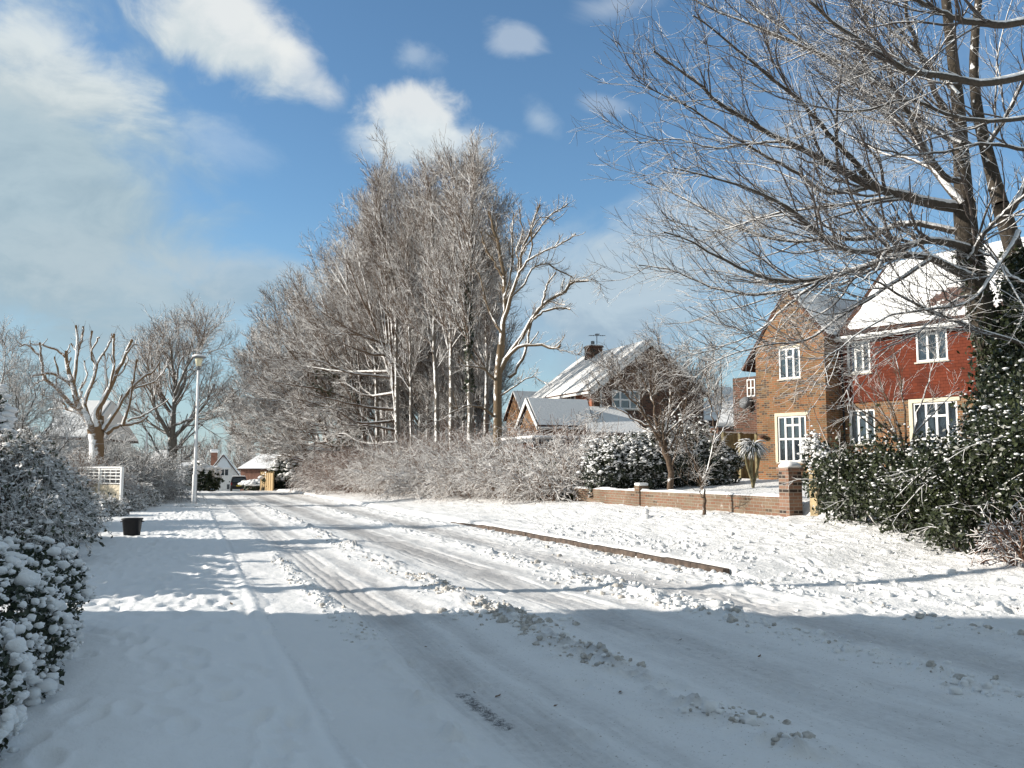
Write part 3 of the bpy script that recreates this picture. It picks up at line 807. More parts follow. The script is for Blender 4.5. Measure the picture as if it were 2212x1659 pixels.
    tube_obj('crown', [s3, s3b], [3, 3], M['twig_near'], t, base)
    # ivy wrapped round the stems and hanging as a thick curtain at the right
    n = 9000; tr = trunks
    pts = []
    for k, (w, lo) in enumerate(((.40, 0), (.55, 0))):
        i = rg.uniform(0, 8.7, n); a = i.astype(int); f = (i - a)[:, None]
        c = tr.P[k, a] * (1 - f) + tr.P[k, a + 1] * f
        wd = (w * (1.0 - .55 * i / 9))[:, None] * (1 + .8 * fbm(i * 1.8, i * 0 + k, 8, 3))[:, None]
        pts.append(c + unit(rg.normal(size=(n, 3))) * wd * rg.uniform(.6, 1.05, n)[:, None])
    blobs = []
    for (x, y, d, r) in ((2205, 690, 16.6, .5), (2202, 780, 16.4, .65), (2215, 880, 16.2, .85), (2195, 960, 16.2, .8), (2215, 600, 17, .5), (2240, 800, 16.4, 1.0), (2230, 960, 15.8, 1.1), (2165, 870, 16.8, .4)):
        q = P(x, y, d); blobs.append((*q, r, r, r * 1.15))
    pts.append(blob_points(blobs, 24000, (.55, 1.05), rg, .35))
    p = np.vstack(pts); leaves_obj('ivy', p, .055, M['leaf_ivy'], t, base, rg, .35)
    return t
foreground_tree()


def pollard_left():
    rg = np.random.default_rng(5); d = 40
    base = P(208, 1040, d); base[2] = ground_z(base[0], base[1]) - .1
    t = thing('pollard_tree', 'hard-pruned orange-barked tree with stubby snow-topped limbs behind the white trellis fence', 'tree', base)
    L = lambda p, a, b, r0, r1: line(p, d + a, d + b, r0, r1)
    tr = [L([(208, 1060), (207, 1010), (209, 960), (203, 925)], 0, 0, .33, .30), L([(208, 960), (214, 935), (214, 900)], 0, .3, .25, .2)]
    lm = [
        L([(206, 950), (190, 908), (172, 880), (158, 832), (146, 793), (144, 757)], 0, -.6, .21, .07),
        L([(178, 890), (150, 868), (131, 848), (110, 828), (95, 819)], 0, -1, .12, .07),
        L([(163, 838), (140, 819), (114, 806), (90, 808), (65, 812)], -.2, -1.4, .10, .05),
        L([(95, 819), (88, 773), (85, 741)], -1, -1.2, .07, .045), L([(88, 773), (72, 755), (59, 745), (42, 749)], -1, -1.5, .06, .04),
        L([(146, 776), (125, 757), (108, 750), (90, 745), (72, 744)], -.5, -1.2, .065, .04),
        L([(158, 832), (163, 790), (166, 755), (167, 734), (165, 703)], 0, .6, .10, .05), L([(166, 762), (173, 745), (176, 734), (182, 705)], .3, .9, .06, .045),
        L([(195, 915), (183, 878), (190, 850), (200, 825), (206, 786), (197, 757), (198, 715)], .2, .6, .13, .05),
        L([(203, 800), (215, 775), (235, 745), (242, 727)], .4, 1, .06, .045), L([(206, 786), (196, 765), (210, 735), (214, 727)], .4, .2, .045, .04),
        L([(214, 930), (209, 890), (229, 855), (248, 813), (260, 790), (271, 767), (286, 733)], 0, -.4, .16, .06),
        L([(236, 842), (244, 800), (246, 765), (246, 722)], -.2, -.6, .07, .05),
        L([(271, 767), (285, 748), (299, 742)], -.4, -.3, .05, .04),
        L([(222, 928), (242, 898), (261, 871), (284, 839), (310, 812), (327, 806), (345, 779)], .1, 1, .14, .04),
        L([(229, 936), (250, 922), (268, 917), (294, 914), (320, 900)], .2, 1.2, .13, .05),
        L([(266, 917), (275, 891), (283, 845), (288, 815), (296, 775)], .6, .4, .09, .05),
        L([(190, 905), (165, 889), (147, 886), (120, 880), (100, 888)], .1, 1, .09, .04),
        L([(275, 910), (310, 896), (335, 882), (365, 862)], .8, 1.8, .06, .03), L([(284, 839), (310, 832), (340, 818), (362, 790)], .8, 1.6, .06, .03),
        L([(131, 848), (120, 830), (126, 800), (116, 770)], -.8, -1.2, .05, .035), L([(214, 905), (222, 860), (230, 830), (228, 790), (226, 765)], .2, .8, .08, .04),
        L([(183, 870), (172, 845), (186, 815), (182, 780)], .1, .9, .06, .035), L([(248, 813), (262, 805), (276, 780), (270, 750)], -.3, .3, .05, .035),
        L([(147, 886), (136, 870), (112, 858), (86, 850)], .3, -.4, .05, .03), L([(95, 819), (78, 828), (66, 838)], -1, -1.2, .04, .03),
    ]
    tube_obj('trunk', [Batch.of(tr, 8)], [12], M['bark_pollard'], t, base)
    lb = Batch.of(lm, 12).wiggle(.02, rg)
    st = grow(lb, 60, .55, (30, 60), (.3, 1), 5, .3, .15, .55, .03, .7, (0, 0, .2), rg, .3, .05)
    tw = grow(lb, 260, .8, (25, 60), (.3, 1), 6, .2, .15, .2, .008, .5, (0, 0, .1), rg)
    tube_obj('limb', [lb, st], [8, 6], M['bark_pollard'], t, base); tube_obj('twig', [tw], [3], M['bark_wood'], t, base)
pollard_left()


def bare_tree(name, label, cat, base, trunk_lines, specs, mats, group=None, seed=1, ivy=None, fan=(0, 0, 0)):
    """trunk_lines in local metres or world; specs = list of (n, L, ang, t, N, up, wig, rk, rmin, rmax, sides, parent index)"""
    rg = np.random.default_rng(seed)
    t = thing(name, label, cat, base, 0, group)
    tb = Batch.of(trunk_lines, 14).wiggle(.02, rg)
    tube_obj('trunk', [tb], [8], mats[0], t, base)
    lv = [tb]; outs = []; sides = []
    for (n, L, ang, tt, N, up, wig, rk, rmin, rmax, sd, par) in specs:
        b = grow(lv[par], n, L, ang, tt, N, up, wig, rk, rmin, .4, fan, rg, .45, rmax); lv.append(b); outs.append(b); sides.append(sd)
    big = [(b, s) for b, s in zip(outs, sides) if s > 3]; sm = [(b, s) for b, s in zip(outs, sides) if s == 3]
    if big: tube_obj('branch', [b for b, _ in big], [s for _, s in big], mats[1], t, base)
    if sm: tube_obj('crown', [b for b, _ in sm], [s for _, s in sm], mats[1], t, base)
    if ivy:
        n, lo, hi, w = ivy; k = rg.integers(0, len(trunk_lines), n); i = rg.uniform(lo * 13, hi * 13 - .01, n); a = i.astype(int); f = (i - a)[:, None]
        c = tb.P[k, a] * (1 - f) + tb.P[k, a + 1] * f
        p = c + unit(rg.normal(size=(n, 3))) * (w * (1 + .9 * fbm(i * 1.1, i * 0 + seed, 2, 3)))[:, None] * rg.uniform(.4, 1, n)[:, None]
        leaves_obj('ivy', p, .12, M['leaf_ivy'], t, base, rg, .3)
    return t


def gbase(px, d):
    q = P(px, 1050, d); q[2] = ground_z(q[0], q[1]) - .05; return q


def wood():
    WM = (M['trunk_wood'], M['bark_wood'])
    # big tree behind the lamp post
    d = 66; b = gbase(368, d)
    L = lambda p, a, c, r0, r1: line(p, d + a, d + c, r0, r1)
    tl = [L([(368, 1062), (369, 1010), (373, 965), (371, 945)], 0, 0, .42, .34), L([(371, 950), (374, 900), (378, 850), (372, 790), (366, 730)], 0, .5, .28, .07),
          L([(371, 948), (352, 915), (335, 880), (325, 830), (318, 780)], 0, -1.5, .2, .05), L([(373, 948), (395, 925), (420, 900), (445, 870), (462, 830)], 0, 1.5, .2, .05),
          L([(376, 870), (398, 830), (405, 780), (415, 735)], 0, 2, .16, .05), L([(373, 900), (350, 860), (345, 800), (340, 750)], 0, 2, .15, .05),
          L([(374, 920), (410, 905), (450, 905), (480, 895)], 0, -2, .12, .04), L([(371, 940), (340, 925), (310, 900), (292, 870)], 0, 1, .13, .04),
          L([(378, 850), (400, 800), (430, 750), (440, 720)], 0, -1, .13, .04)]
    bare_tree('street_tree', 'tall bare rounded tree standing behind the lamp post, snow along every branch', 'tree', b, tl,
              [(130, 4.2, (20, 50), (.25, 1), 9, .5, .12, .5, .03, .09, 5, 0), (1100, 2.0, (22, 52), (.15, 1), 7, .3, .14, .5, .016, .03, 4, 1), (6500, .95, (22, 55), (.1, 1), 5, .1, .15, .6, .011, .015, 3, 2)],
              (M['trunk_wood'], M['bark_wood']), None, 31)
    # tall slender trunks at the near end of the wood: photo points of each trunk, depth, radius
    S = [
        ([(862, 990), (858, 900), (857, 806), (856, 708), (856, 640), (852, 540), (846, 440), (842, 380)], 52, .17, 'tall pale forked trunk at the left of the slender trunks'),
        ([(816, 990), (815, 900), (813, 839), (810, 757), (806, 692), (800, 600), (800, 500), (812, 430)], 56, .15, 'pale trunk left of the forked one, its side branches reaching over the road'),
        ([(889, 990), (888, 900), (887, 773), (882, 610), (880, 500), (882, 400)], 50, .09, 'thinnest bare trunk of the wood, straight as a pole, right of the forked trunk'),
        ([(946, 990), (944, 900), (942, 806), (937, 708), (939, 610), (936, 480), (930, 360), (928, 330)], 48, .16, 'straight tall trunk in the middle of the slender trunks'),
        ([(975, 1000), (975, 937), (976, 806), (973, 692), (975, 610), (982, 480), (985, 380), (990, 320)], 46, .18, 'snow-plastered white trunk beside the middle one, bushy at the top'),
        ([(1016, 1000), (1016, 937), (1014, 773), (1012, 610), (1018, 480), (1022, 370), (1028, 305)], 44, .20, 'tallest bare tree of the wood, ivy climbing its trunk'),
        ([(905, 990), (915, 900), (920, 780), (912, 640), (905, 520), (900, 400), (895, 345)], 60, .15, 'dark thin trunk set back between the pale ones'),
        ([(1048, 1000), (1050, 900), (1052, 760), (1050, 640), (1058, 500), (1075, 400)], 49, .15, 'bare tree with a narrow crown just left of the lopped tree'),
    ]
    for k, (pt, d, r, lab) in enumerate(S):
        pt = [(x, y + 70 * max(0, 1008 - y) / 700) for x, y in pt]
        tl = [line(pt, d, d + .8, r, .04)]
        bx = P(*pt[0], d); bx[2] = ground_z(bx[0], bx[1]) - .1; tl[0][0][0] = bx
        if k == 0: tl.append(line([(857, 640), (838, 560), (822, 480), (815, 400)], d, d - 1, .1, .03))
        bare_tree('slender_tree', lab, 'tree', bx, tl,
                  [(52, 3.8, (20, 46), (.30, .97), 9, .9, .10, .42, .02, .06, 5, 0), (30, 2.0, (18, 42), (.5, .97), 7, .9, .1, .5, .015, .04, 4, 0),
                   (520, 1.7, (20, 45), (.15, 1), 6, .5, .13, .5, .013, .022, 4, 1), (360, 1.1, (20, 45), (.15, 1), 6, .5, .13, .5, .012, .018, 4, 2), (1900, .7, (20, 50), (.1, 1), 5, .2, .15, .6, .0105, .013, 3, 3), (900, .6, (20, 50), (.1, 1), 5, .2, .15, .6, .0095, .012, 3, 4)],
                  WM, 'tall trees of the wood', 40 + k, (900, .28, .62, .32) if k == 5 else None)
    # trees fanning out over the road: every limb runs from the trunk to a target on the rounded outline of the wood
    def fan_tree(seed, bx, d, trunk, targets, label, n=20, ivy=None, r=.2, fill=1.0):
        rg = np.random.default_rng(seed); b = P(bx, 1030, d); b[2] = ground_z(b[0], b[1]) - .1
        tp = [P(x, y, d) for x, y in trunk]; tl = [([b] + tp, r, .05)]
        tb = resample([b] + tp, 30); T_ = np.array(targets, float)
        for k in range(n):
            f = (k + rg.uniform(.1, .9)) / n * (len(T_) - 1); i = min(int(f), len(T_) - 2); e2 = T_[i] * (1 - f + i) + T_[i + 1] * (f - i)
            q = rg.uniform(.90, 1.05) if k % 3 else rg.uniform(.6, .88)
            st = tb[int(29 * (.12 + .78 * (k + .5) / n * rg.uniform(.85, 1.1)) * .98)]
            de = d + rg.uniform(-4.5, 4.5); e = P(e2[0], e2[1], de)
            if st[2] > e[2] - .8: st = tb[int(np.clip(np.searchsorted(tb[:, 2], max(e[2] - 1.2, b[2] + .5)), 1, 29))]
            e = st + (e - st) * q
            mid = st + (e - st) * .45 + np.array([0, 0, rg.uniform(-.5, .2)]); tl.append(([st, mid, st + (e - st) * .75 + np.array([0, 0, rg.uniform(-.2, .2)]), e], .11, .022))
        px = d / 60.0
        return bare_tree('arching_tree', label, 'tree', b, tl,
                         [(int(170 * fill), 2.9, (16, 42), (.15, .95), 8, .35, .12, .5, .02 * px, .05, 4, 0), (int(1300 * fill), 1.6, (20, 50), (.15, 1), 6, .25, .13, .5, .014 * px, .024, 4, 1), (int(5200 * fill), .85, (20, 55), (.1, 1), 5, .1, .15, .6, .0115 * px, .016 * px, 3, 2)],
                         (M['bark_wood'], M['bark_wood']), 'trees leaning over the road', seed, ivy, (-.04, 0, .05))
    fan_tree(71, 862, 55, [(856, 880), (850, 760), (842, 600), (838, 450)], [(845, 400), (808, 435), (775, 475), (735, 530), (700, 600), (670, 680), (640, 760), (640, 830), (680, 900), (720, 950)], 'bare tree fanning left over the road beside the slender trunks')
    fan_tree(72, 795, 60, [(780, 930), (765, 830), (752, 700), (748, 560)], [(770, 470), (730, 515), (695, 560), (655, 612), (620, 655), (590, 700), (570, 770), (560, 840), (580, 900), (630, 960)], 'ivy-wrapped bare tree leaning out at the middle of the wood edge', ivy=(1500, .02, .35, .5))
    fan_tree(73, 775, 66, [(740, 920), (700, 850), (665, 770), (640, 680)], [(690, 560), (650, 615), (615, 650), (585, 685), (555, 735), (530, 800), (520, 860), (540, 920), (590, 970), (650, 985)], 'bare tree with a long slanting trunk at the edge of the wood')
    fan_tree(74, 728, 74, [(712, 950), (690, 880), (665, 800), (640, 710)], [(640, 625), (600, 660), (565, 685), (535, 725), (515, 775), (500, 830), (495, 880), (510, 935), (550, 965), (600, 990)], 'bare tree with low branches in the leaning row, pole in front of it')
    fan_tree(75, 700, 84, [(690, 960), (670, 900), (645, 830), (620, 750)], [(600, 665), (568, 690), (540, 715), (515, 760), (498, 810), (485, 860), (480, 905), (500, 945), (540, 965), (580, 985)], 'second last bare tree of the leaning row, above the timber fence')
    fan_tree(76, 672, 98, [(660, 970), (640, 920), (615, 860), (590, 790)], [(565, 700), (545, 715), (520, 750), (500, 795), (485, 840), (478, 890), (490, 930), (520, 955)], 'farthest bare tree of the leaning row above the distant houses', n=13, fill=.8)
    fan_tree(77, 840, 64, [(825, 880), (810, 760), (800, 620), (800, 480)], [(860, 370), (820, 410), (785, 450), (750, 490), (720, 540), (700, 620), (700, 720), (720, 800), (760, 870)], 'bare tree set back behind the leaning row, its top showing above it')

    def dup(root, loc, rz, s, label):
        r = root.copy(); C.objects.link(r); r.location = loc; r.rotation_euler = (0, 0, rz); r.scale = s; r['label'] = label; r['group'] = 'trees deep in the wood'
        for ch in root.children:
            c = ch.copy(); C.objects.link(c); c.parent = r
        return r
    # upright trees deeper in the wood
    x, y = 15.0, 60.0; b = np.array([x, y, ground_z(x, y) - .1]); rg = np.random.default_rng(90); tl = [([b, b + np.array([.1, 0, 5]), b + np.array([-.2, .2, 10]), b + np.array([0, 0, 15.5])], .20, .04)]
    for k in range(11):
        f = .14 + .07 * k; s0 = b + np.array([0, 0, 15.5 * f]); a = rg.uniform(0, 6.28); e = s0 + np.array([math.cos(a) * 2.6, math.sin(a) * 2.6, 4.2 * rg.uniform(.8, 1.2)]); tl.append(([s0, (s0 + e) / 2 + np.array([0, 0, -.3]), e], .09 * (1.2 - f), .02))
    a4 = bare_tree('wood_tree', 'bare tree standing deeper in the wood among crowded trunks', 'tree', b, tl,
                   [(150, 2.6, (16, 42), (.15, .95), 8, .5, .12, .5, .02, .05, 4, 0), (1000, 1.5, (20, 50), (.15, 1), 6, .3, .13, .5, .015, .024, 4, 1), (4200, .8, (20, 55), (.1, 1), 5, .1, .15, .6, .0125, .016, 3, 2)], (M['trunk_wood'], M['bark_wood']), 'trees deep in the wood', 91, None, (-.05, 0, .05))
    deep = [(1050, 58, 490), (1015, 60, 400), (985, 62, 380), (955, 58, 420), (930, 64, 375), (905, 59, 430), (880, 66, 385), (850, 70, 430), (820, 66, 470), (790, 74, 500), (760, 70, 560), (730, 82, 575), (700, 78, 640), (660, 90, 680), (1035, 66, 520), (970, 70, 440), (1000, 54, 560), (925, 56, 560), (865, 76, 480), (620, 104, 730)]
    for k, (px, d, ty) in enumerate(deep):
        q = P(px, 1030, d); g = ground_z(q[0], q[1]); h = P(px, ty, d)[2] - g; s = h / 16.6
        dup(a4, (q[0], q[1], g), k * 2.4, (s * .9, s * .9, s), 'bare tree standing deeper in the wood among crowded trunks')
wood()


def lopped_right():
    rg = np.random.default_rng(15); d = 39
    base = P(1076, 1000, d); base[2] = ground_z(base[0], base[1]) - .1
    t = thing('lopped_tree', 'heavily lopped bare tree at the right end of the wood, cut limb ends pointing right', 'tree', base)
    L = lambda p, a, b, r0, r1: line(p, d + a, d + b, r0, r1)
    tr = [L([(1076, 1040), (1075, 960), (1075, 880), (1076, 810), (1083, 745)], 0, 0, .21, .17)]
    lm = [
        L([(1083, 750), (1089, 690), (1090, 640), (1083, 560), (1068, 500), (1055, 455)], 0, .4, .14, .05),
        L([(1077, 810), (1095, 770), (1120, 738), (1148, 690), (1172, 660), (1200, 640), (1225, 628), (1232, 608), (1272, 604)], 0, -.8, .13, .06),
        L([(1150, 690), (1170, 675), (1195, 666), (1230, 667)], -.4, -.8, .06, .05),
        L([(1078, 790), (1098, 768), (1125, 748), (1165, 745), (1195, 752), (1212, 746)], 0, -1.2, .10, .06),
        L([(1195, 752), (1225, 760), (1250, 765)], -1.2, -1.6, .03, .012),
        L([(1100, 815), (1115, 800), (1130, 770), (1140, 735), (1145, 700)], 0, .6, .09, .05),
        L([(1088, 690), (1105, 640), (1120, 590), (1128, 540), (1150, 490), (1165, 440)], 0, -.6, .10, .04),
        L([(1120, 590), (1145, 560), (1170, 545), (1205, 530), (1245, 505)], -.3, -1.2, .06, .03),
        L([(1128, 545), (1160, 500), (1190, 465), (1225, 440)], -.4, -.2, .055, .03),
        L([(1105, 640), (1135, 610), (1150, 580), (1180, 570), (1210, 585), (1240, 600)], -.2, .8, .055, .03),
        L([(1090, 640), (1105, 580), (1105, 520), (1110, 460)], .1, 1, .07, .03), L([(1088, 600), (1070, 570), (1050, 540), (1040, 500)], .1, .6, .06, .03),
        L([(1140, 565), (1150, 530), (1148, 500), (1170, 470), (1200, 480)], -.5, -.6, .045, .025),
        L([(1084, 720), (1065, 690), (1050, 650), (1035, 590)], 0, .7, .07, .03), L([(1078, 835), (1050, 800), (1020, 790), (985, 800)], 0, -1, .06, .02),
        L([(1076, 860), (1110, 835), (1150, 815), (1180, 830)], 0, -1, .05, .02), L([(1120, 590), (1118, 540), (1128, 500), (1120, 450)], -.2, .3, .045, .025),
        L([(1075, 905), (1040, 880), (1000, 880), (960, 900)], 0, -2, .06, .02), L([(1172, 660), (1180, 620), (1200, 590)], -.5, -.6, .05, .035),
        L([(1232, 608), (1260, 600), (1290, 610), (1305, 640)], -.8, -1.2, .02, .008), 
    ]
    lb = Batch.of(lm, 12).wiggle(.025, rg)
    tube_obj('trunk', [Batch.of(tr, 10)], [10], M['bark_right'], t, base)
    tube_obj('limb', [lb], [8], M['bark_right'], t, base)
    st = grow(lb, 80, .9, (25, 60), (.3, 1), 5, .6, .15, .5, .02, .6, (0, 0, .2), rg, .3, .04)
    tw = grow(lb, 420, .9, (25, 60), (.3, 1), 6, .3, .15, .2, .009, .5, (0.05, 0, .15), rg)
    tw2 = grow(tw, 1500, .5, (25, 60), (.1, 1), 5, .1, .16, .6, .007, .5, (0, 0, .1), rg)
    tube_obj('branch', [st, tw], [6, 4], M['bark_right'], t, base); tube_obj('twig', [tw2], [3], M['bark_wood'], t, base)
lopped_right()


def garden_trees():
    GM = (M['bark_garden'], M['bark_garden'])
    d = 26; b = P(1448, 1047, d); b[2] = ground_z(b[0], b[1]) - .05
    L = lambda p, a, c, r0, r1: line(p, d + a, d + c, r0, r1)
    tl = [([b, P(1444, 1000, d), P(1432, 960, d), P(1420, 930, d)], .10, .07),
          L([(1432, 960), (1408, 925), (1380, 880), (1350, 850), (1310, 830)], 0, -.8, .05, .015), L([(1432, 965), (1445, 900), (1450, 850), (1440, 790), (1420, 730)], 0, .5, .06, .014),
          L([(1440, 980), (1465, 930), (1480, 880), (1490, 830), (1500, 780)], 0, -.5, .05, .014), L([(1420, 930), (1410, 870), (1390, 820), (1372, 770)], 0, .6, .05, .014),
          L([(1410, 925), (1370, 905), (1330, 880), (1290, 880)], 0, .4, .04, .01), L([(1450, 900), (1480, 860), (1520, 830), (1545, 800)], 0, .8, .04, .012),
          L([(1440, 940), (1470, 910), (1510, 890), (1545, 870)], 0, -1, .04, .01), L([(1425, 940), (1400, 900), (1360, 840), (1330, 800)], .2, 1, .04, .01)]
    bare_tree('garden_tree', 'small multi-stemmed bare tree on the lawn in front of the brown gabled house', 'tree', b, tl,
              [(90, 1.4, (20, 50), (.25, 1), 8, .5, .12, .5, .010, .03, 5, 0), (700, .7, (22, 55), (.15, 1), 6, .25, .14, .5, .0065, .012, 4, 1), (3600, .38, (22, 60), (.1, 1), 5, .1, .15, .6, .0048, .006, 3, 2)], GM, None, 61)
    d = 21.0; b = P(1520, 1098, d); b[2] = ground_z(b[0], b[1]) - .05
    tl = [([b, P(1519, 1060, d), P(1516, 1035, d)], .045, .035), L2([(1516, 1040), (1500, 1000), (1485, 965), (1470, 920)], d, 0, -.4, .028, .008), L2([(1516, 1040), (1530, 1005), (1540, 960), (1552, 910), (1560, 850), (1556, 780)], d, 0, .4, .03, .008),
          L2([(1540, 960), (1560, 930), (1580, 890), (1590, 850)], d, 0, .5, .02, .006), L2([(1546, 930), (1535, 880), (1530, 820), (1540, 760)], d, 0, .5, .02, .006),
          L2([(1518, 1075), (1510, 1062), (1502, 1058)], d, 0, -.3, .012, .004)]
    bare_tree('garden_tree', 'thin forked bare sapling growing against the low brick wall', 'tree', b, tl,
              [(40, .9, (20, 50), (.25, 1), 7, .6, .12, .5, .007, .015, 5, 0), (260, .5, (22, 55), (.15, 1), 6, .3, .14, .5, .005, .008, 4, 1), (900, .28, (22, 60), (.1, 1), 5, .1, .15, .6, .004, .005, 3, 2)], GM, None, 62)
    # bare shrub in front of the red tiled house
    d = 21.5; b = P(1960, 1010, d); b[2] = ground_z(b[0], b[1]) - .05
    tl = [([b, *[P(x, y, d + e) for x, y, e in pts]], .035, .008) for pts in (
        [(1935, 950, 0), (1880, 900, -.2), (1820, 858, -.5), (1770, 830, -.8)], [(1945, 940, 0), (1925, 880, .2), (1890, 800, .4), (1850, 740, .6)], [(1955, 930, 0), (1950, 860, 0), (1935, 780, .2), (1925, 710, .3)],
        [(1975, 930, 0), (1990, 870, .2), (2010, 810, .4), (2020, 750, .6)], [(1950, 960, 0), (1900, 930, -.5), (1840, 890, -.9), (1800, 870, -1.2)], [(1970, 950, 0), (2010, 900, 0), (2050, 860, .2), (2085, 840, .3)],
        [(1940, 960, .2), (1915, 900, .5), (1870, 850, .8), (1830, 790, 1.2)])]
    bare_tree('bare_shrub', 'bare spreading shrub in front of the red hung tiles, its thin stems leaning left', 'shrub', b, tl,
              [(46, 1.2, (15, 40), (.25, 1), 7, .3, .10, .5, .006, .012, 4, 0), (320, .6, (20, 50), (.15, 1), 6, .2, .12, .5, .0045, .006, 3, 1)], (M['bark_garden'], M['bark_garden']), None, 63)
    # loose tall shrub high at the left edge
    d = 24; b = P(20, 1010, d); b[2] = ground_z(b[0], b[1])
    tl = [([b, *[P(x, y, d + e) for x, y, e in pts]], .05, .008) for pts in (
        [(10, 930, 0), (0, 850, .2), (12, 790, .4), (5, 735, .6)], [(40, 950, 0), (60, 890, .1), (75, 850, .2), (60, 800, .2)], [(30, 930, .3), (40, 860, .5), (20, 810, .9)], [(50, 970, 0), (95, 940, 0), (120, 900, 0)], [(60, 990, 0), (110, 980, -.2), (150, 950, -.3)],
        [(0, 950, 0), (-40, 880, .2), (-50, 780, .2)], [(20, 960, .5), (30, 900, 1), (70, 870, 1.5)])]
    bare_tree('tall_shrub', 'tall loose twiggy shrub white with snow at the left edge, above the hedge', 'shrub', b, tl,
              [(110, 1.3, (20, 55), (.15, 1), 7, .3, .14, .5, .008, .02, 4, 0), (900, .7, (20, 55), (.15, 1), 6, .1, .15, .5, .006, .010, 4, 1), (4500, .36, (20, 60), (.1, 1), 5, 0, .16, .6, .0055, .007, 3, 2)], (M['bark_near'], M['twig_white']), None, 64)


def L2(p, d, a, c, r0, r1): return line(p, d + a, d + c, r0, r1)
garden_trees()
# ------------------------------------------------------------------ shrubs and hedges
def brambles(name, label, centre, rx, ry, h, n, seed, mat='bramble', group=None, L2n=9, fine=22, leafn=0):
    rg = np.random.default_rng(seed); x0, y0 = centre
    o = (x0, y0, ground_z(x0, y0)); t = thing(name, label, 'shrub', o, 0, group)
    a = rg.uniform(0, 6.28, n); rr = np.sqrt(rg.uniform(0, 1, n))
    X, Y = x0 + rx * .75 * rr * np.cos(a), y0 + ry * .75 * rr * np.sin(a)
    N = 8; Pn = np.zeros((n, N, 3)); Pn[:, 0] = np.stack([X, Y, H(X, Y)], 1)
    dr = np.stack([np.cos(a) * rr * .8 + rg.normal(0, .25, n), np.sin(a) * rr * .8 + rg.normal(0, .25, n), rg.uniform(.7, 1.4, n)], 1)
    dr = unit(dr); L = h * rg.uniform(.8, 1.35, n); prof = 1 - .25 * rr
    for k in range(1, N):
        dr = unit(dr + rg.normal(0, .12, (n, 3)) + np.array([0, 0, -.16 * k / N * 2]))
        Pn[:, k] = Pn[:, k - 1] + dr * (L * prof / (N - 1))[:, None]
    b0 = Batch(Pn, np.linspace(.016, .009, N)[None] * rg.uniform(.7, 1.3, n)[:, None])
    b1 = grow(b0, n * L2n, h * .38, (25, 70), (.2, 1), 6, -.25, .16, .7, .009, .7, (0, 0, 0), rg, .3, .012)
    b2 = grow(b1, n * fine, h * .17, (25, 70), (.1, 1), 4, -.1, .18, .7, .0085, .8, (0, 0, 0), rg, .2, .010)
    tube_obj('stem', [b0], [4], M[mat], t, o); tube_obj('twig', [b1, b2], [3, 3], M[mat], t, o)
    if leafn:
        bl = [(x0, y0, o[2] + h * .25, rx, ry, h * .4)]
        leaves_obj('foliage', blob_points(bl, leafn, (.4, 1), rg, .4), .05, M['leaf_ivy'], t, o, rg)
    return t


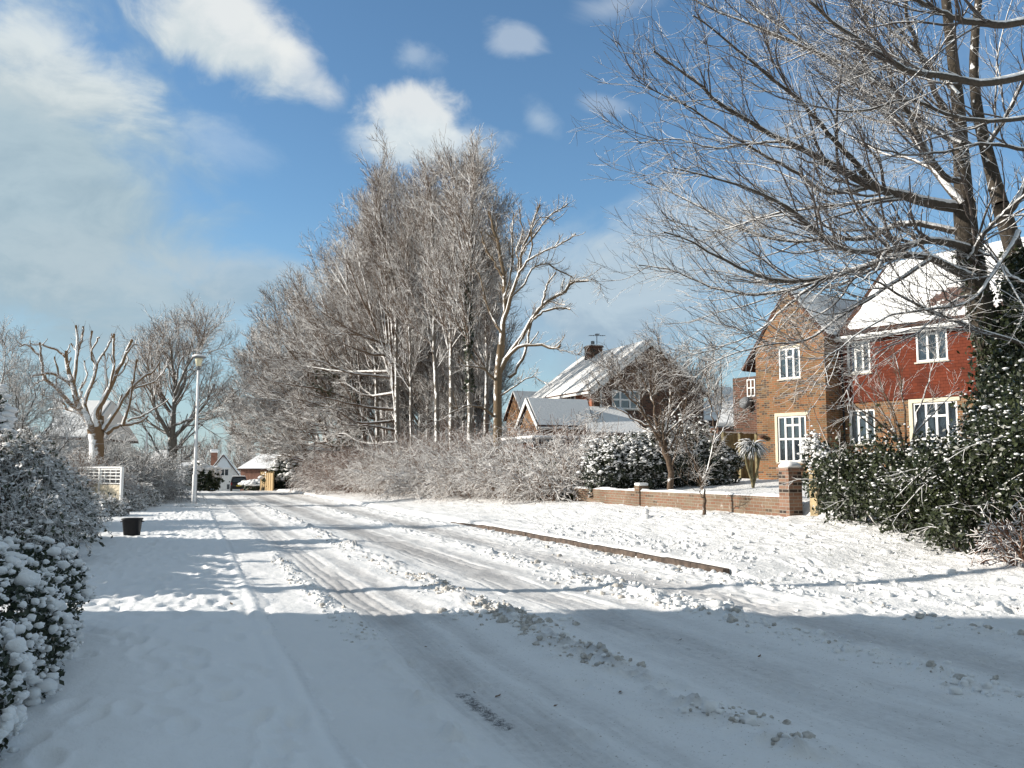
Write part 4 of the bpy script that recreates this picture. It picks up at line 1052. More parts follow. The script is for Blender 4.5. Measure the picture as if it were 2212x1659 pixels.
def shrubs():
    B = lambda px, py, d: P(px, py, d)
    # bramble bank along the wood edge: photo x, depth, half width, height, label
    bank = [
        (1185, 31.5, 1.7, 1.9, 'snow-laced bramble bush nearest the end of the brick wall', 700),
        (1110, 34.5, 1.9, 2.0, 'pale snow-dusted bramble bush left of the dark mound by the wall', 0),
        (1035, 37.5, 1.9, 2.3, 'broad bramble bush white with snow below the lopped tree', 0),
        (960, 41, 2.1, 2.4, 'tangled snow-covered bush below the middle slender trunks', 200),
        (895, 45, 2.1, 2.6, 'pinkish bare bush below the forked pale trunk', 300),
        (838, 50, 2.0, 2.9, 'snowy bush with green leaves at its foot, left of the forked trunk', 900),
        (780, 55, 2.0, 3.1, 'taller brown bush where the brambles meet the leaning trees', 600),
        (735, 61, 2.0, 3.2, 'brown bare bush behind the thin street pole', 500),
        (706, 68, 1.8, 2.8, 'last brown bush at the far end of the bramble bank', 400)]
    for k, (px, d, r, h, lab, lf) in enumerate(bank):
        q = P(px, 1020, d); brown = k >= 6
        brambles('bramble_bush', lab, (q[0] + .7, q[1]), r, r * 1.25, h, 330, 100 + k, 'bramble_brown' if brown else 'bramble', 'bushes along the wood edge', 7, 13, lf)
    for k, (px, d, r, h, lab) in enumerate(((1140, 38, 2.2, 2.9, 'taller bare bush behind the brambles, in front of the tiled annexe roof'), (1010, 43.5, 2.4, 3.0, 'reddish bare bush rising behind the brambles under the tall trunks'), (930, 49, 2.4, 3.2, 'reddish twiggy bush among the feet of the slender trunks'), (1205, 35.5, 1.6, 2.3, 'rust-brown bare bush below the flat snowy roof'))):
        q = P(px, 1010, d); brambles('bare_bush', lab, (q[0] + 1, q[1]), r, r, h, 260, 130 + k, 'bramble_brown', 'bushes along the wood edge', 7, 10)
    # dark evergreen mass before house B
    lb = 'dark evergreen shrub loaded with snow, '
    def EV(spec, lab, nl, ns, ls=.07, ss=.075, mat='leaf_dark', name='evergreen_shrub', group='evergreen shrubs before the brown house', seed=1, **kw):
        rg = np.random.default_rng(seed); bl = []
        for (px, py, d, r, rz) in spec:
            q = P(px, py, d); g = ground_z(q[0], q[1]); tp = q[2] + rz
            if q[2] - rz > g + .05: rz = (tp - g) / 2 + .05; q[2] = tp - rz
            bl.append((*q, r, r, rz))
        return leafy(name, lab, 'shrub', bl, nl, ls, ns, ss, M[mat], group, rg, **kw)
    EV([(1330, 1000, 29, .9, .62), (1375, 990, 29.2, .85, .62), (1305, 1010, 28.6, .6, .5)], lb + 'widest one under the porch roof', 17000, 1300, .06, .04, 'leaf_snowy', seed=201, snow_top=.1, lump=.42)
    EV([(1420, 985, 29.6, .8, 1.0), (1470, 980, 29.8, .8, 1.0)], lb + 'behind the trunk of the small lawn tree', 13000, 800, .06, .04, 'leaf_snowy', seed=202, snow_top=.1, lump=.42)
    EV([(1520, 990, 29.8, .8, .75), (1555, 1000, 30, .6, .55)], lb + 'low one at the wooden fence', 10000, 450, .06, .04, 'leaf_snowy', seed=203, snow_top=.1, lump=.42)
    EV([(1255, 1022, 32.5, .5, .3), (1292, 1018, 32.2, .62, .35), (1335, 1034, 31.5, .5, .22)], 'low spreading conifer under a thick snow pillow behind the wall end', 7000, 1900, .055, .055, 'leaf_snowy', seed=204, lump=.35, name='low_conifer', group=None, snow_flat=.4, snow_top=.5)
    EV([(1175, 1035, 32, .55, .5), (1200, 1018, 32.3, .5, .5), (1222, 1045, 31.2, .35, .3)], 'dark ivy mound under snow at the end of the brick wall', 6000, 2400, .06, .045, 'leaf_ivy', seed=205, name='ivy_mound', group=None)
    EV([(1226, 1058, 30.4, .32, .25), (1244, 1064, 30.0, .25, .18)], 'small ivy clump draped over the left end of the wall', 2200, 260, .045, .05, 'leaf_ivy', seed=206, name='ivy_clump', group=None)
    # shrubs by house A
    EV([(1760, 985, 20.5, .35, .5), (1775, 1010, 19.8, .3, .4)], 'small snowy twiggy shrub behind the tall brick pier', 1500, 300, .045, .04, seed=207, name='garden_shrub', group=None)
    # big ivy hedge at the right
    spec = [(1810, 1050, 17.6, .55, .75), (1850, 1050, 17.0, .75, .80), (1920, 1045, 16.2, .85, .9), (1985, 1065, 15.2, .9, .8), (2060, 1065, 14.4, 1.0, .85), (2130, 1070, 13.8, 1.0, .95), (2200, 1050, 13.2, 1.0, 1.2), (2260, 1050, 12.8, 1.0, 1.3),
            (1995, 1045, 16.3, .6, .5), (2070, 1035, 15.8, .6, .55), (2150, 1000, 15.2, .7, .7), (2220, 930, 14.8, .9, 1.1), (1950, 1105, 14.9, .5, .35), (2080, 1125, 13.3, .6, .45)]
    rg = np.random.default_rng(210); bl = [(*P(px, py, d), r, r, rz) for (px, py, d, r, rz) in spec]
    t = leafy('ivy_hedge', 'big overgrown dark ivy hedge with specks of snow right of the gateway', 'hedge', bl, 62000, .042, 1500, .020, M['leaf_ivy'], None, rg, lump=.45, snow_top=.05, shell=(.55, 1.05), snow_shell=(.95, 1.12))
    o = t.location; tb = []
    for k in range(70):
        b = bl[rg.integers(0, len(bl))]; dd = unit(rg.normal(size=3) + np.array([-.6, -.8, .3])); s = np.array(b[:3]) + dd * np.array(b[3:6]) * .8
        e = s + unit(rg.normal(size=3) + np.array([-.9, -.5, .25])) * rg.uniform(.5, 1.1); tb.append(([s, (s + e) / 2 + np.array([0, 0, .08]), e], .011, .005))
    b0 = Batch.of(tb, 6); b1 = grow(b0, 420, .35, (25, 60), (.2, 1), 5, 0, .15, .6, .004, .6, rng=rg)
    tube_obj('dead_stem', [b0, b1], [4, 3], M['twig_white'], t, o)
    q = P(2205, 1165, 11.8); brambles('dry_weeds', 'dry bare weeds at the right edge in front of the ivy hedge', (q[0] + .3, q[1]), .45, .5, .75, 60, 215, 'bramble_brown', None, 5, 8)

    # ---- left side
    # near hedge, buried in snow
    rg = np.random.default_rng(220)
    bl = [(-1.42, 5.4, .22, .60, 1.2, .60), (-1.45, 7.0, .28, .68, 1.3, .66), (-1.48, 8.6, .28, .68, 1.2, .62), (-2.3, 6.6, .45, .8, 2.4, .75), (-2.5, 9.0, .35, .8, 1.3, .75), (-1.60, 9.3, .12, .45, .6, .42), (-1.7, 4.0, .25, .6, 1.2, .6)]
    o = (-1.8, 7, ground_z(-1.8, 7)); t = thing('low_hedge', 'low clipped hedge half buried in puffy snow at the bottom left', 'hedge', o)
    leaves_obj('foliage', blob_points(bl, 42000, (.80, .99), rg, .12), .026, M['leaf_hedge'], t, o, rg)
    ps = blob_points(bl, 12000, (.98, 1.05), rg, .12, seed=3)
    keep = (vnoise(ps[:, 0] * 7 + ps[:, 2] * 5, ps[:, 1] * 7 + ps[:, 2] * 4, 77) > -.14 + .12 * np.clip(.5 - ps[:, 2], 0, 1)); ps = ps[keep]
    V1, F1 = lumps_geo(ps[::3] - np.array(o), .034, flat=.7, rng=rg, jitter=.22); V2, F2 = lumps_geo(ps - np.array(o), .021, flat=.8, rng=rg, jitter=.3)
    mesh_np('snow', np.vstack([V1, V2]), np.vstack([F1, F2 + len(V1)]), M['snow'], t)
    # conifer-like shrubs with hanging feathery branches beyond it
    def feather(label, px, py, d, rx, ry, rz, n, seed, leaf=True, mat='twig_white'):
        rg = np.random.default_rng(seed); c = P(px, py, d); g = ground_z(c[0], c[1]); o = (c[0], c[1], g)
        t = thing('spreading_shrub', label, 'shrub', o, 0, 'snowy shrubs at the left garden edge')
        a = rg.uniform(0, 6.28, n); up = rg.uniform(.0, 1.35, n); N = 8; Pn = np.zeros((n, N, 3)); rr = rg.uniform(0, .35, n)
        Pn[:, 0] = np.stack([c[0] + rx * rr * np.cos(a), c[1] + ry * rr * np.sin(a), np.full(n, g + .1)], 1)
        e = np.stack([c[0] + rx * np.cos(a) * np.cos(up), c[1] + ry * np.sin(a) * np.cos(up), g + rz * (.15 + .85 * np.sin(up))], 1) + rg.normal(0, .12, (n, 3))
        for k in range(1, N):
            f = k / (N - 1); Pn[:, k] = Pn[:, 0] * (1 - f) + e * f + np.array([0, 0, 1]) * rz * .30 * math.sin(f * 3.0) + rg.normal(0, .02, (n, 3))
        b0 = Batch(Pn, np.linspace(.016, .007, N)[None] * np.ones((n, 1)))
        b1 = grow(b0, n * 10, .34, (20, 55), (.35, 1), 6, -.35, .1, .7, .008, .7, rng=rg, lenfall=.3, rmax=.012)
        b2 = grow(b1, n * 26, .14, (20, 60), (.1, 1), 4, -.2, .1, .8, .0075, .7, rng=rg, lenfall=.2)
        tube_obj('stem', [b0], [5], M[mat], t, o); tube_obj('twig', [b1, b2], [4, 3], M[mat], t, o)
        if leaf:
            q = b2.P[:, 2] + rg.normal(0, .02, b2.P[:, 2].shape) - np.array([0, 0, .04]); leaves_obj('foliage', q, .045, M['leaf_frost'], t, o, rg, .4)
            q = blob_points([(c[0], c[1], g + rz * .3, rx * .75, ry * .75, rz * .5)], 2600, (.5, 1), rg, .3); leaves_obj('inner_foliage', q, .07, M['leaf_frost'], t, o, rg, .4)
            ps = b1.P[rg.integers(0, len(b1.P), n * 5), rg.integers(2, 6, n * 5)] + np.array([0, 0, .02]); lumps_obj('snow', ps, .028, M['snow'], t, o, flat=.5, rng=rg, stretch=1.5)
        return t
    feather('wide feathery evergreen shrub drooping with snow just beyond the low hedge', 35, 1130, 15.0, 1.0, 1.5, .95, 170, 231)
    feather('spreading evergreen shrub with snowy fronds lying on the snow left of the black bin', 82, 1105, 19.0, 1.25, 1.6, .95, 190, 232)
    feather('dense snowy shrub at the left edge behind the feathery ones', 10, 1080, 17.5, 1.3, 1.6, 2.0, 190, 233)
    feather('bushy shrub white with snow in front of the trellis fence', 92, 1060, 23.5, 1.35, 1.5, 1.25, 210, 234)
    feather('large pale snow-covered shrub behind the left garden shrubs', 10, 1030, 26, 1.8, 2.0, 2.4, 240, 235, False, 'twig_white')
    feather('small rounded snowy bush at the foot of the white trellis fence', 275, 1070, 34.5, .6, .7, .4, 90, 236)
    feather('small snow-capped bush beyond the trellis fence', 300, 1052, 39, .8, 1.0, .8, 110, 237)
    feather('little frosted shrub hiding the foot of the white trellis fence', 222, 1080, 30.5, .75, .7, .42, 90, 238)
    for k, (px, d) in enumerate(((1040, 56), (1000, 60), (960, 58), (925, 64), (885, 62), (850, 70), (810, 72), (775, 80), (740, 88), (705, 96), (670, 104))):
        q = P(px, 1030, d); brambles('thicket', 'brown understorey thicket between the trunks of the wood', (q[0], q[1]), 2.6, 2.2, 4.2, 170, 260 + k, 'bramble_brown', 'thickets in the wood', 7, 9)
    for k, (px, d, rx, h, lab) in enumerate(((250, 44, 2.0, 3.0, 'dark twiggy garden shrub right of the lopped orange tree'), (225, 47, 2.8, 3.0, 'wide bare shrub behind the lopped orange tree'), (312, 50, 1.0, 1.7, 'thin bare shrub left of the tall lamp-side tree'), (140, 36, 2.0, 2.2, 'pinkish bare shrub below the white house'))):
        q = P(px, 1030, d); brambles('bare_bush', lab, (q[0], q[1]), rx, rx, h, 300, 240 + k, 'twig_dark' if k < 3 else 'bramble', 'garden shrubs at the left', 8, 22, 2600 if k < 2 else 0)
    EV([(-20, 960, 19, .5, .9), (-6, 930, 19.5, .35, .8)], 'dark upright conifer cut by the left edge, snow on its sprays', 5000, 320, .06, .07, seed=208, name='conifer', group=None)
    q = P(345, 1050, 58); 
    # shrubs far down the road
    EV([(430, 1030, 88, 1.4, 1.4), (452, 1035, 90, 1.2, 1.2)], 'dark evergreen bush beside the far white gabled house', 1800, 240, .2, .2, seed=209, name='far_bush', group='far garden bushes')
    EV([(598, 1040, 88, 1.5, 1.3), (618, 1030, 86, 1.6, 1.9), (630, 1045, 84, 1.3, 1.0)], 'dark evergreen bush right of the yellow timber fence', 3600, 380, .16, .16, seed=211, name='far_bush', group='far garden bushes')
    EV([(547, 1050, 95, 1.1, .6), (562, 1048, 96, .8, .6)], 'low snow-covered bush behind the parked car', 700, 300, .14, .2, seed=212, name='far_bush', group='far garden bushes')


M['bramble_brown'] = bark_mat('bramble_brown', (0.12, 0.06, 0.04), (0.25, 0.15, 0.10), 0.45, 7, 1.5, (-.3, -.1, .9))
M['twig_dark'] = bark_mat('twig_dark', (0.05, 0.045, 0.04), (0.12, 0.10, 0.08), 0.25, 7, 1.5, (-.3, -.1, .9))
shrubs()


def palm():
    d = 27.0; b = P(1627, 1042, d); b[2] = ground_z(b[0], b[1]); rg = np.random.default_rng(8)
    t = thing('cabbage_palm', 'small cabbage palm with a drooping snow-laden head by the brick house', 'palm tree', b)
    h = P(1627, 968, d)[2] - b[2]
    tb = Batch.of([([b, b + np.array([-.06, 0, h * .5]), b + np.array([0, 0, h])], .05, .05), ([b + np.array([0, 0, .1]), b + np.array([.2, 0, h * .6]), b + np.array([.25, 0, h * .95])], .04, .035), ([b + np.array([0, 0, .1]), b + np.array([-.22, 0, h * .6]), b + np.array([-.25, 0, h * .9])], .035, .03)], 8)
    tube_obj('trunk', [tb], [7], M['fence'], t, b)
    V = []; Fc = []; Vs = []; Fs = []
    for k in range(210):
        a = rg.uniform(0, 6.28); e = rg.uniform(-.1, 1.4); L = rg.uniform(.4, .56); c = b + np.array([rg.normal(0, .05), rg.normal(0, .05), h])
        dv = np.array([math.cos(a) * math.cos(e), math.sin(a) * math.cos(e), math.sin(e)]); side = unit(np.cross(dv, [0, 0, 1.0])); w = .022; pts = [c]
        for i in range(6): dv = unit(dv + np.array([0, 0, -.34])); pts.append(pts[-1] + dv * L / 6)
        for (VV, FF, dz, ww) in ((V, Fc, 0, w), (Vs, Fs, .016, w * 1.25)) if rg.uniform() < .7 else ((V, Fc, 0, w),):
            o = len(VV)
            for i, p in enumerate(pts):
                s = side * ww * (1 - (i / 6.2) ** 2); VV += [p - s + np.array([0, 0, dz * .4]), p + np.array([0, 0, dz + .006]), p + s + np.array([0, 0, dz * .4])]
            for i in range(6): q = o + i * 3; FF += [(q, q + 1, q + 4, q + 3), (q + 1, q + 2, q + 5, q + 4)]
    mesh_np('fronds', np.array(V) - b, np.array(Fc), M['leaf_dark'], t); mesh_np('snow', np.array(Vs) - b, np.array(Fs), M['snow'], t)
palm()
# ------------------------------------------------------------------ buildings
class Frame:
    """a wall plane: local x to the right, y into the house, z up"""
    def __init__(s, o, rz): s.o = np.array(o, float); s.rz = rz; s.x = np.array([math.cos(rz), math.sin(rz), 0]); s.y = np.array([-math.sin(rz), math.cos(rz), 0])
    def at(s, px, py, ly=0.0):
        p0 = np.array([0, 0, EYE]); dr = P(px, py, 1.0) - p0
        t = ((s.o + s.y * ly - p0) @ s.y) / (dr @ s.y); q = p0 + dr * t - s.o
        return float(q @ s.x), float(q[2])


def wall_holes(mb, x0, x1, z0, z1, holes, y, th=.12):
    """front face of a wall in the plane y with rectangular openings and their reveals; faces towards -y"""
    xs = sorted({x0, x1, *[h[0] for h in holes], *[h[1] for h in holes]}); zs = sorted({z0, z1, *[h[2] for h in holes], *[h[3] for h in holes]})
    xs = [x for x in xs if x0 <= x <= x1]; zs = [z for z in zs if z0 <= z <= z1]
    for a, b in zip(xs, xs[1:]):
        for c, d in zip(zs, zs[1:]):
            mx, mz = (a + b) / 2, (c + d) / 2
            if any(h[0] < mx < h[1] and h[2] < mz < h[3] for h in holes): continue
            mb.add([(a, y, c), (b, y, c), (b, y, d), (a, y, d)], [(0, 1, 2, 3)])
    for (a, b, c, d) in holes:
        mb.add([(a, y, c), (b, y, c), (b, y, d), (a, y, d), (a, y + th, c), (b, y + th, c), (b, y + th, d), (a, y + th, d)], [(0, 4, 5, 1), (1, 5, 6, 2), (2, 6, 7, 3), (3, 7, 4, 0)])


def window(parent, x0, x1, z0, z1, y, cols, rows, sill=True, curtain=None, fw=.055, pulled=.35, surround=False, thick=()):
    """white framed window in an opening; cols and rows: fractions where the bars stand. rows: per column list"""
    f = MB(); d0, d1 = y - .01 if not surround else y - .01, y + .07
    f.box(x0, x1, d0, d1, z0, z0 + fw); f.box(x0, x1, d0, d1, z1 - fw, z1); f.box(x0, x0 + fw, d0 + .002, d1, z0 + fw, z1 - fw); f.box(x1 - fw, x1, d0 + .002, d1, z0 + fw, z1 - fw)
    ex = [0, *cols, 1]
    for c in cols:
        xc = x0 + (x1 - x0) * c; w = fw * .62; f.box(xc - w, xc + w, d0 + .004, d1, z0 + fw, z1 - fw)
    for k, rr in enumerate(rows):
        a, b = x0 + (x1 - x0) * ex[k], x0 + (x1 - x0) * ex[k + 1]
        for r in rr:
            zc = z0 + (z1 - z0) * r; w = fw * .6; f.box(a + fw * .5, b - fw * .5, d0 + .006, d1 - .004, zc - w, zc + w)
    fo = f.build('window', M['white'], parent)
    MB().box(x0 + .01, x1 - .01, y + .035, y + .045, z0 + .01, z1 - .01).build('pane', M['glass_clear'], fo)
    if sill: MB().box(x0 - .06, x1 + .06, y - .07, y + .02, z0 - .055, z0 - .004).build('sill', M['sill'], fo, bevel=.008)
    MB().box(x0 - .02, x1 + .02, y + .30, y + .32, z0 - .02, z1 + .02).build('room', M['room'], fo)
    if curtain:
        for (a, b, mat) in curtain:
            V = []; n = 28; xa, xb = x0 + (x1 - x0) * a, x0 + (x1 - x0) * b
            for i in range(n + 1):
                x = xa + (xb - xa) * i / n; yy = y + .14 + .02 * math.sin(i * 1.9); V += [(x, yy, z0), (x, yy, z1)]
            MB().add(V, [(2 * i, 2 * i + 2, 2 * i + 3, 2 * i + 1) for i in range(n)]).build('curtain', M[mat], fo, smooth=True)
    return fo


def glass_clear():
    m, T, b = new_mat('clear_glass'); T.n.remove(b)
    gl = T.node('ShaderNodeBsdfGlossy'); gl.inputs['Roughness'].default_value = .04; T.put(gl.inputs['Color'], (.9, .95, 1, 1))
    tr = T.node('ShaderNodeBsdfTransparent'); T.put(tr.inputs['Color'], (.82, .86, .88, 1)); mx = T.node('ShaderNodeMixShader')
    fr = T.node('ShaderNodeFresnel'); fr.inputs['IOR'].default_value = 1.6
    T.l.new(T.m('ADD', fr.outputs[0], .08), mx.inputs[0]); T.l.new(tr.outputs[0], mx.inputs[1]); T.l.new(gl.outputs[0], mx.inputs[2])
    T.l.new(mx.outputs[0], T.n['Material Output'].inputs[0]); return m


M['glass_clear'] = glass_clear()
M['sill'] = plain('stone_sill', (0.50, 0.47, 0.40), .8, .1)
M['surround'] = plain('cream_surround', (0.62, 0.56, 0.42), .8, .1)
M['room'] = plain('dark_room', (0.06, 0.06, 0.06), .9, .3, 2)
M['curtain_green'] = plain('curtain_green', (0.28, 0.28, 0.10), .9, .15, 5)
M['curtain_pink'] = plain('curtain_pink', (0.45, 0.10, 0.25), .9, .2, 5)
M['lead'] = plain('lead_grey', (0.16, 0.17, 0.18), .6, .2)
M['dark_wood'] = plain('dark_wood', (0.11, 0.05, 0.03), .85, .4, 3)


def snow_slab(name, mb, parent, melt=None):
    o = mb.build(name, M[melt or 'snow_roof'], parent, bevel=.03); return o


def melt_mat():
    """roof snow that has slid off in a few places showing the tiles"""
    m, T, b = new_mat('melting_roof_snow'); oc = objc(T); n = T.noise(T.vm('MULTIPLY', oc, (1.0, .9, 1.0)), .55, 5, .6); n2 = T.noise(oc, 12, 3)
    s = T.node('ShaderNodeSeparateXYZ'); T.put(s.inputs[0], oc)
    low = T.ss(s.outputs[2], 7.6, 6.1)
    v = T.m('ADD', n, T.m('MULTIPLY', low, .16)); v = T.m('ADD', v, T.m('MULTIPLY', T.m('SUBTRACT', n2, .5), .12))
    T.put(b.inputs['Base Color'], T.mix(T.ss(v, .76, .79), SNOW, (.11, .06, .045))); b.inputs['Roughness'].default_value = .8
    bump(T, b, T.m('ADD', n2, n), .03); return m
M['snow_melt'] = melt_mat()


def brick_house():
    # corner of the gable wing (left end of its front wall)
    d0 = 32.0; c = P(1638, 1008, d0); gz = ground_z(c[0], c[1]); rz = math.radians(-73.2)
    t = thing('brick_house', 'large red-brick house with red hung tiles, white windows and a snowy roof at the right', 'house', (c[0], c[1], gz), rz)
    Fm = Frame((c[0], c[1], 0), rz); Z = lambda z: z - gz
    def at(px, py, ly=0.0): x, z = Fm.at(px, py, ly); return x, z - gz
    xr = at(1782, 800)[0]; apex = at(1698, 631); el = at(1640, 757)[1]; er = at(1782, 722)[1]
    # ---- gable wing
    wu = [*at(1683, 820), *at(1727, 749)]; wd = [*at(1682, 998), *at(1740, 897)]
    hu = (wu[0], wu[2], wu[1], wu[3]); hd = (wd[0], wd[2], wd[1], wd[3])
    mb = MB(); wall_holes(mb, 0, xr, -.5, min(el, er), [hu, hd], 0, .1)
    z0 = min(el, er); mb.add([(0, 0, z0), (xr, 0, z0), (xr, 0, er), (apex[0], 0, apex[1]), (0, 0, el)], [(0, 1, 2, 3, 4)])
    dm = .82                                            # set-back of the main front
    mb.add([(xr, 0, -.5), (xr, 6, -.5), (xr, 6, er), (xr, 0, er)], [(0, 1, 2, 3)]); mb.add([(0, 6, -.5), (0, 0, -.5), (0, 0, el), (0, 6, el)], [(0, 1, 2, 3)])
    mb.build('wall', M['brick_a'], t)
    window(t, *hu, 0.02, [.36, .68], [[], [.72], []], True, [(.68, 1.0, 'curtain_green'), (.0, .2, 'curtain_green')])
    window(t, *hd, 0.02, [.27, .53, .78], [[.5], [.5, .8], [.5, .8], [.5]], True, [(.0, 1, 'curtain')])
    s = MB(); s.box(hd[0] - .1, hd[1] + .1, -.03, .02, hd[3] + .003, hd[3] + .12); s.box(hd[0] - .1, hd[0] - .003, -.03, .02, hd[2], hd[3] + .003); s.build('window_surround', M['surround'], t)
    s = MB(); s.box(hu[0] - .02, hu[1] + .02, -.02, .02, hu[3] + .003, hu[3] + .10); s.build('lintel', M['surround'], t)
    # wing roof: ridge runs back into the main roof; left slope sweeps lower
    rl = 5.2; th = .10; k = (apex[1] - el) / apex[0]; kr = (apex[1] - er) / (xr - apex[0])
    lx = at(1606, 845)[0]; lz = apex[1] - k * (apex[0] - lx) * .96
    rf = MB(); rf.slab([(lx, -.02, lz), (apex[0], -.02, apex[1]), (apex[0], rl, apex[1]), (lx, rl, lz)], th)
    rf.slab([(apex[0], -.02, apex[1]), (xr + .12, -.02, er - .12 * kr), (xr + .12, rl, er - .12 * kr), (apex[0], rl, apex[1])], th); rf.build('roof', M['tile_roof'], t)
    sn = MB(); e = .11
    sn.slab([(lx, .03, lz + e), (apex[0], .03, apex[1] + e), (apex[0], rl, apex[1] + e), (lx, rl, lz + e)], .06)
    sn.slab([(apex[0], .03, apex[1] + e), (xr + .1, .03, er - .1 * kr + e), (xr + .1, rl, er - .1 * kr + e), (apex[0], rl, apex[1] + e)], .06); snow_slab('snow', sn, t)
    # ---- main block, front wall in the plane y = dm
    q0 = xr + .003; xe = q0 + 9.0; ez = at(1815, 722, dm)[1]
    def win(px0, px1, py0, py1):
        a, b = at(px0, py1, dm), at(px1, py0, dm); a2, b2 = at(px0, py0, dm), at(px1, py1, dm); return (a[0], b[0], (a[1] + b2[1]) / 2, (a2[1] + b[1]) / 2)
    w1 = win(1833, 1880, 737, 806); w2 = win(1982, 2046, 698, 780); w3 = win(1836, 1889, 885, 959); w4 = win(1977, 2067, 868, 1005)
    zt = (at(1850, 872, dm)[1] + at(2100, 850, dm)[1]) / 2
    mb = MB(); wall_holes(mb, q0, xe, -.5, zt, [w3, w4], dm, .1); mb.add([(xe, dm, -.5), (xe, 7.5, -.5), (xe, 7.5, ez), (xe, dm, ez)], [(0, 1, 2, 3)])
    mb.build('wall', M['brick_a'], t)
    mb = MB(); wall_holes(mb, q0, xe, zt, ez, [w1, w2], dm - .05, .15); mb.add([(q0, dm - .05, zt), (xe, dm - .05, zt), (xe, dm, zt - .03), (q0, dm, zt - .03)], [(3, 2, 1, 0)])
    mb.build('hung_tiles', M['tile_red'], t)
    window(t, *w1, dm - .04, [.36, .68], [[], [.72], []], True, [(.0, .3, 'curtain_pink'), (.72, 1, 'curtain_pink'), (.3, .72, 'curtain')])
    window(t, *w2, dm - .04, [.36, .68], [[], [.72], []], True, [(.0, .36, 'curtain'), (.7, 1, 'curtain')])
    window(t, *w3, dm + .02, [.36, .68], [[], [.78], []], True, [(0, 1, 'curtain')])
    window(t, *w4, dm + .02, [.30, .53, .77], [[.42], [.42, .78], [.42, .78], [.42]], True, [(0, 1, 'curtain')])
    s = MB(); s.box(w4[0] - .12, w4[0] - .003, dm - .04, dm + .02, w4[2], w4[3] + .003); s.box(w4[0] - .12, w4[1] + .1, dm - .04, dm + .02, w4[3] + .003, w4[3] + .12); s.build('window_surround', M['surround'], t)
    # main roof, verge at the left end
    y1 = dm + 2.7; rise = at(2067, 552, y1)[1]; ov = .28
    k = (rise - ez) / (y1 - dm); zo = ez - k * ov * .6; x0 = q0 + .15
    rf = MB(); rf.slab([(x0, dm - ov, zo), (xe, dm - ov, zo), (xe, y1, rise), (x0 + .15, y1, rise)], .1); rf.slab([(x0 + .15, y1, rise), (xe, y1, rise), (xe, y1 + 3.3, ez), (x0, y1 + 3.3, ez)], .1)
    rf.slab([(x0, dm - ov, zo), (x0 + .15, y1, rise), (x0, y1 + 3.3, ez)], .08); rf.build('roof', M['tile_roof'], t)
    # soft uneven snow cover over the front slope
    nx, ny = 60, 34; u, v = np.meshgrid(np.linspace(0, 1, nx), np.linspace(0, 1, ny)); lx0 = x0 + .02 + .15 * v
    X = lx0 + (xe - lx0) * u; Y = dm - ov + .06 + (y1 - dm + ov - .06) * v; zz = zo + (rise - zo) * (Y - (dm - ov)) / (y1 - dm + ov)
    nz = zz + .11 + .09 * np.minimum(1, np.minimum(u * 18, (1 - u) * 18)) * np.minimum(1, v * 12) ** .5 + .05 * fbm(X * 1.1, Y * 1.3, 5, 3)
    V = np.stack([X, Y, nz], -1).reshape(-1, 3); i = (np.arange(ny - 1)[:, None] * nx + np.arange(nx - 1)[None]).ravel(); Fq = np.stack([i, i + 1, i + nx + 1, i + nx], 1)
    mesh_np('snow', V, Fq, M['snow_melt'], t)
    sn = MB(); sn.slab([(x0 + .15, y1, rise + .12), (xe, y1, rise + .12), (xe, y1 + 3.3, ez + .12), (x0, y1 + 3.3, ez + .12)], .08); snow_slab('snow', sn, t)
    g = MB(); g.box(x0 - .05, xe, dm - ov - .02, dm - ov + .06, zo - .14, zo + .04); g.build('fascia', M['white'], t); g = MB(); g.box(x0 - .05, xe, dm - ov - .13, dm - ov - .023, zo - .09, zo + .02); g.build('gutter', M['white'], t, bevel=.03)
    g = MB(); g.box(x0, xe, dm - ov + .062, dm - .053, zo - .10, zo - .06); g.build('soffit', M['white'], t)
    g = MB(); g.rod((q0 + .18, dm - .09, 0), (q0 + .18, dm - .09, zo - .1), .035); g.build('downpipe', M['black'], t)
    # lower rear wing at the left with its own sloping snowy roof and dish
    a = at(1604, 870, 3.2); a2 = at(1638, 870, 3.2)
    mb = MB(); mb.box(a[0], -.01 - 0.0, 2.6, 6.5, -.5, lz + .1); mb.build('rear_wing', M['brick_b'], t)
    dd = MB(); dc = at(1612, 872, 2.5); dd.lathe([(.02, 0), (.14, .03), (.24, .08), (.26, .1)], (0, 0, 0), 20); o = dd.build('satellite_dish', M['lead'], t, True); o.location = (dc[0], 2.5, dc[1]); o.rotation_euler = (math.radians(75), 0, .4)
    rw = at(1617, 905, 2.58); window(t, rw[0] - .05, rw[0] + .35, rw[1] + .9, rw[1] + 1.6, 2.59, [.5], [[.5], [.5]], False, None, .04)
    # wall lanterns / hanging basket brackets beside the tall window
    for px in (1652, 1755):
        q = at(px, 943); b = MB(); b.lathe([(.05, -.08), (.12, -.02), (.13, .03)], (q[0], -.14, q[1]), 14); b.box(q[0] - .01, q[0] + .01, -.05, 0, q[1] - .02, q[1] + .02); b.build('wall_basket', M['dark_wood'], t, True)
brick_house()


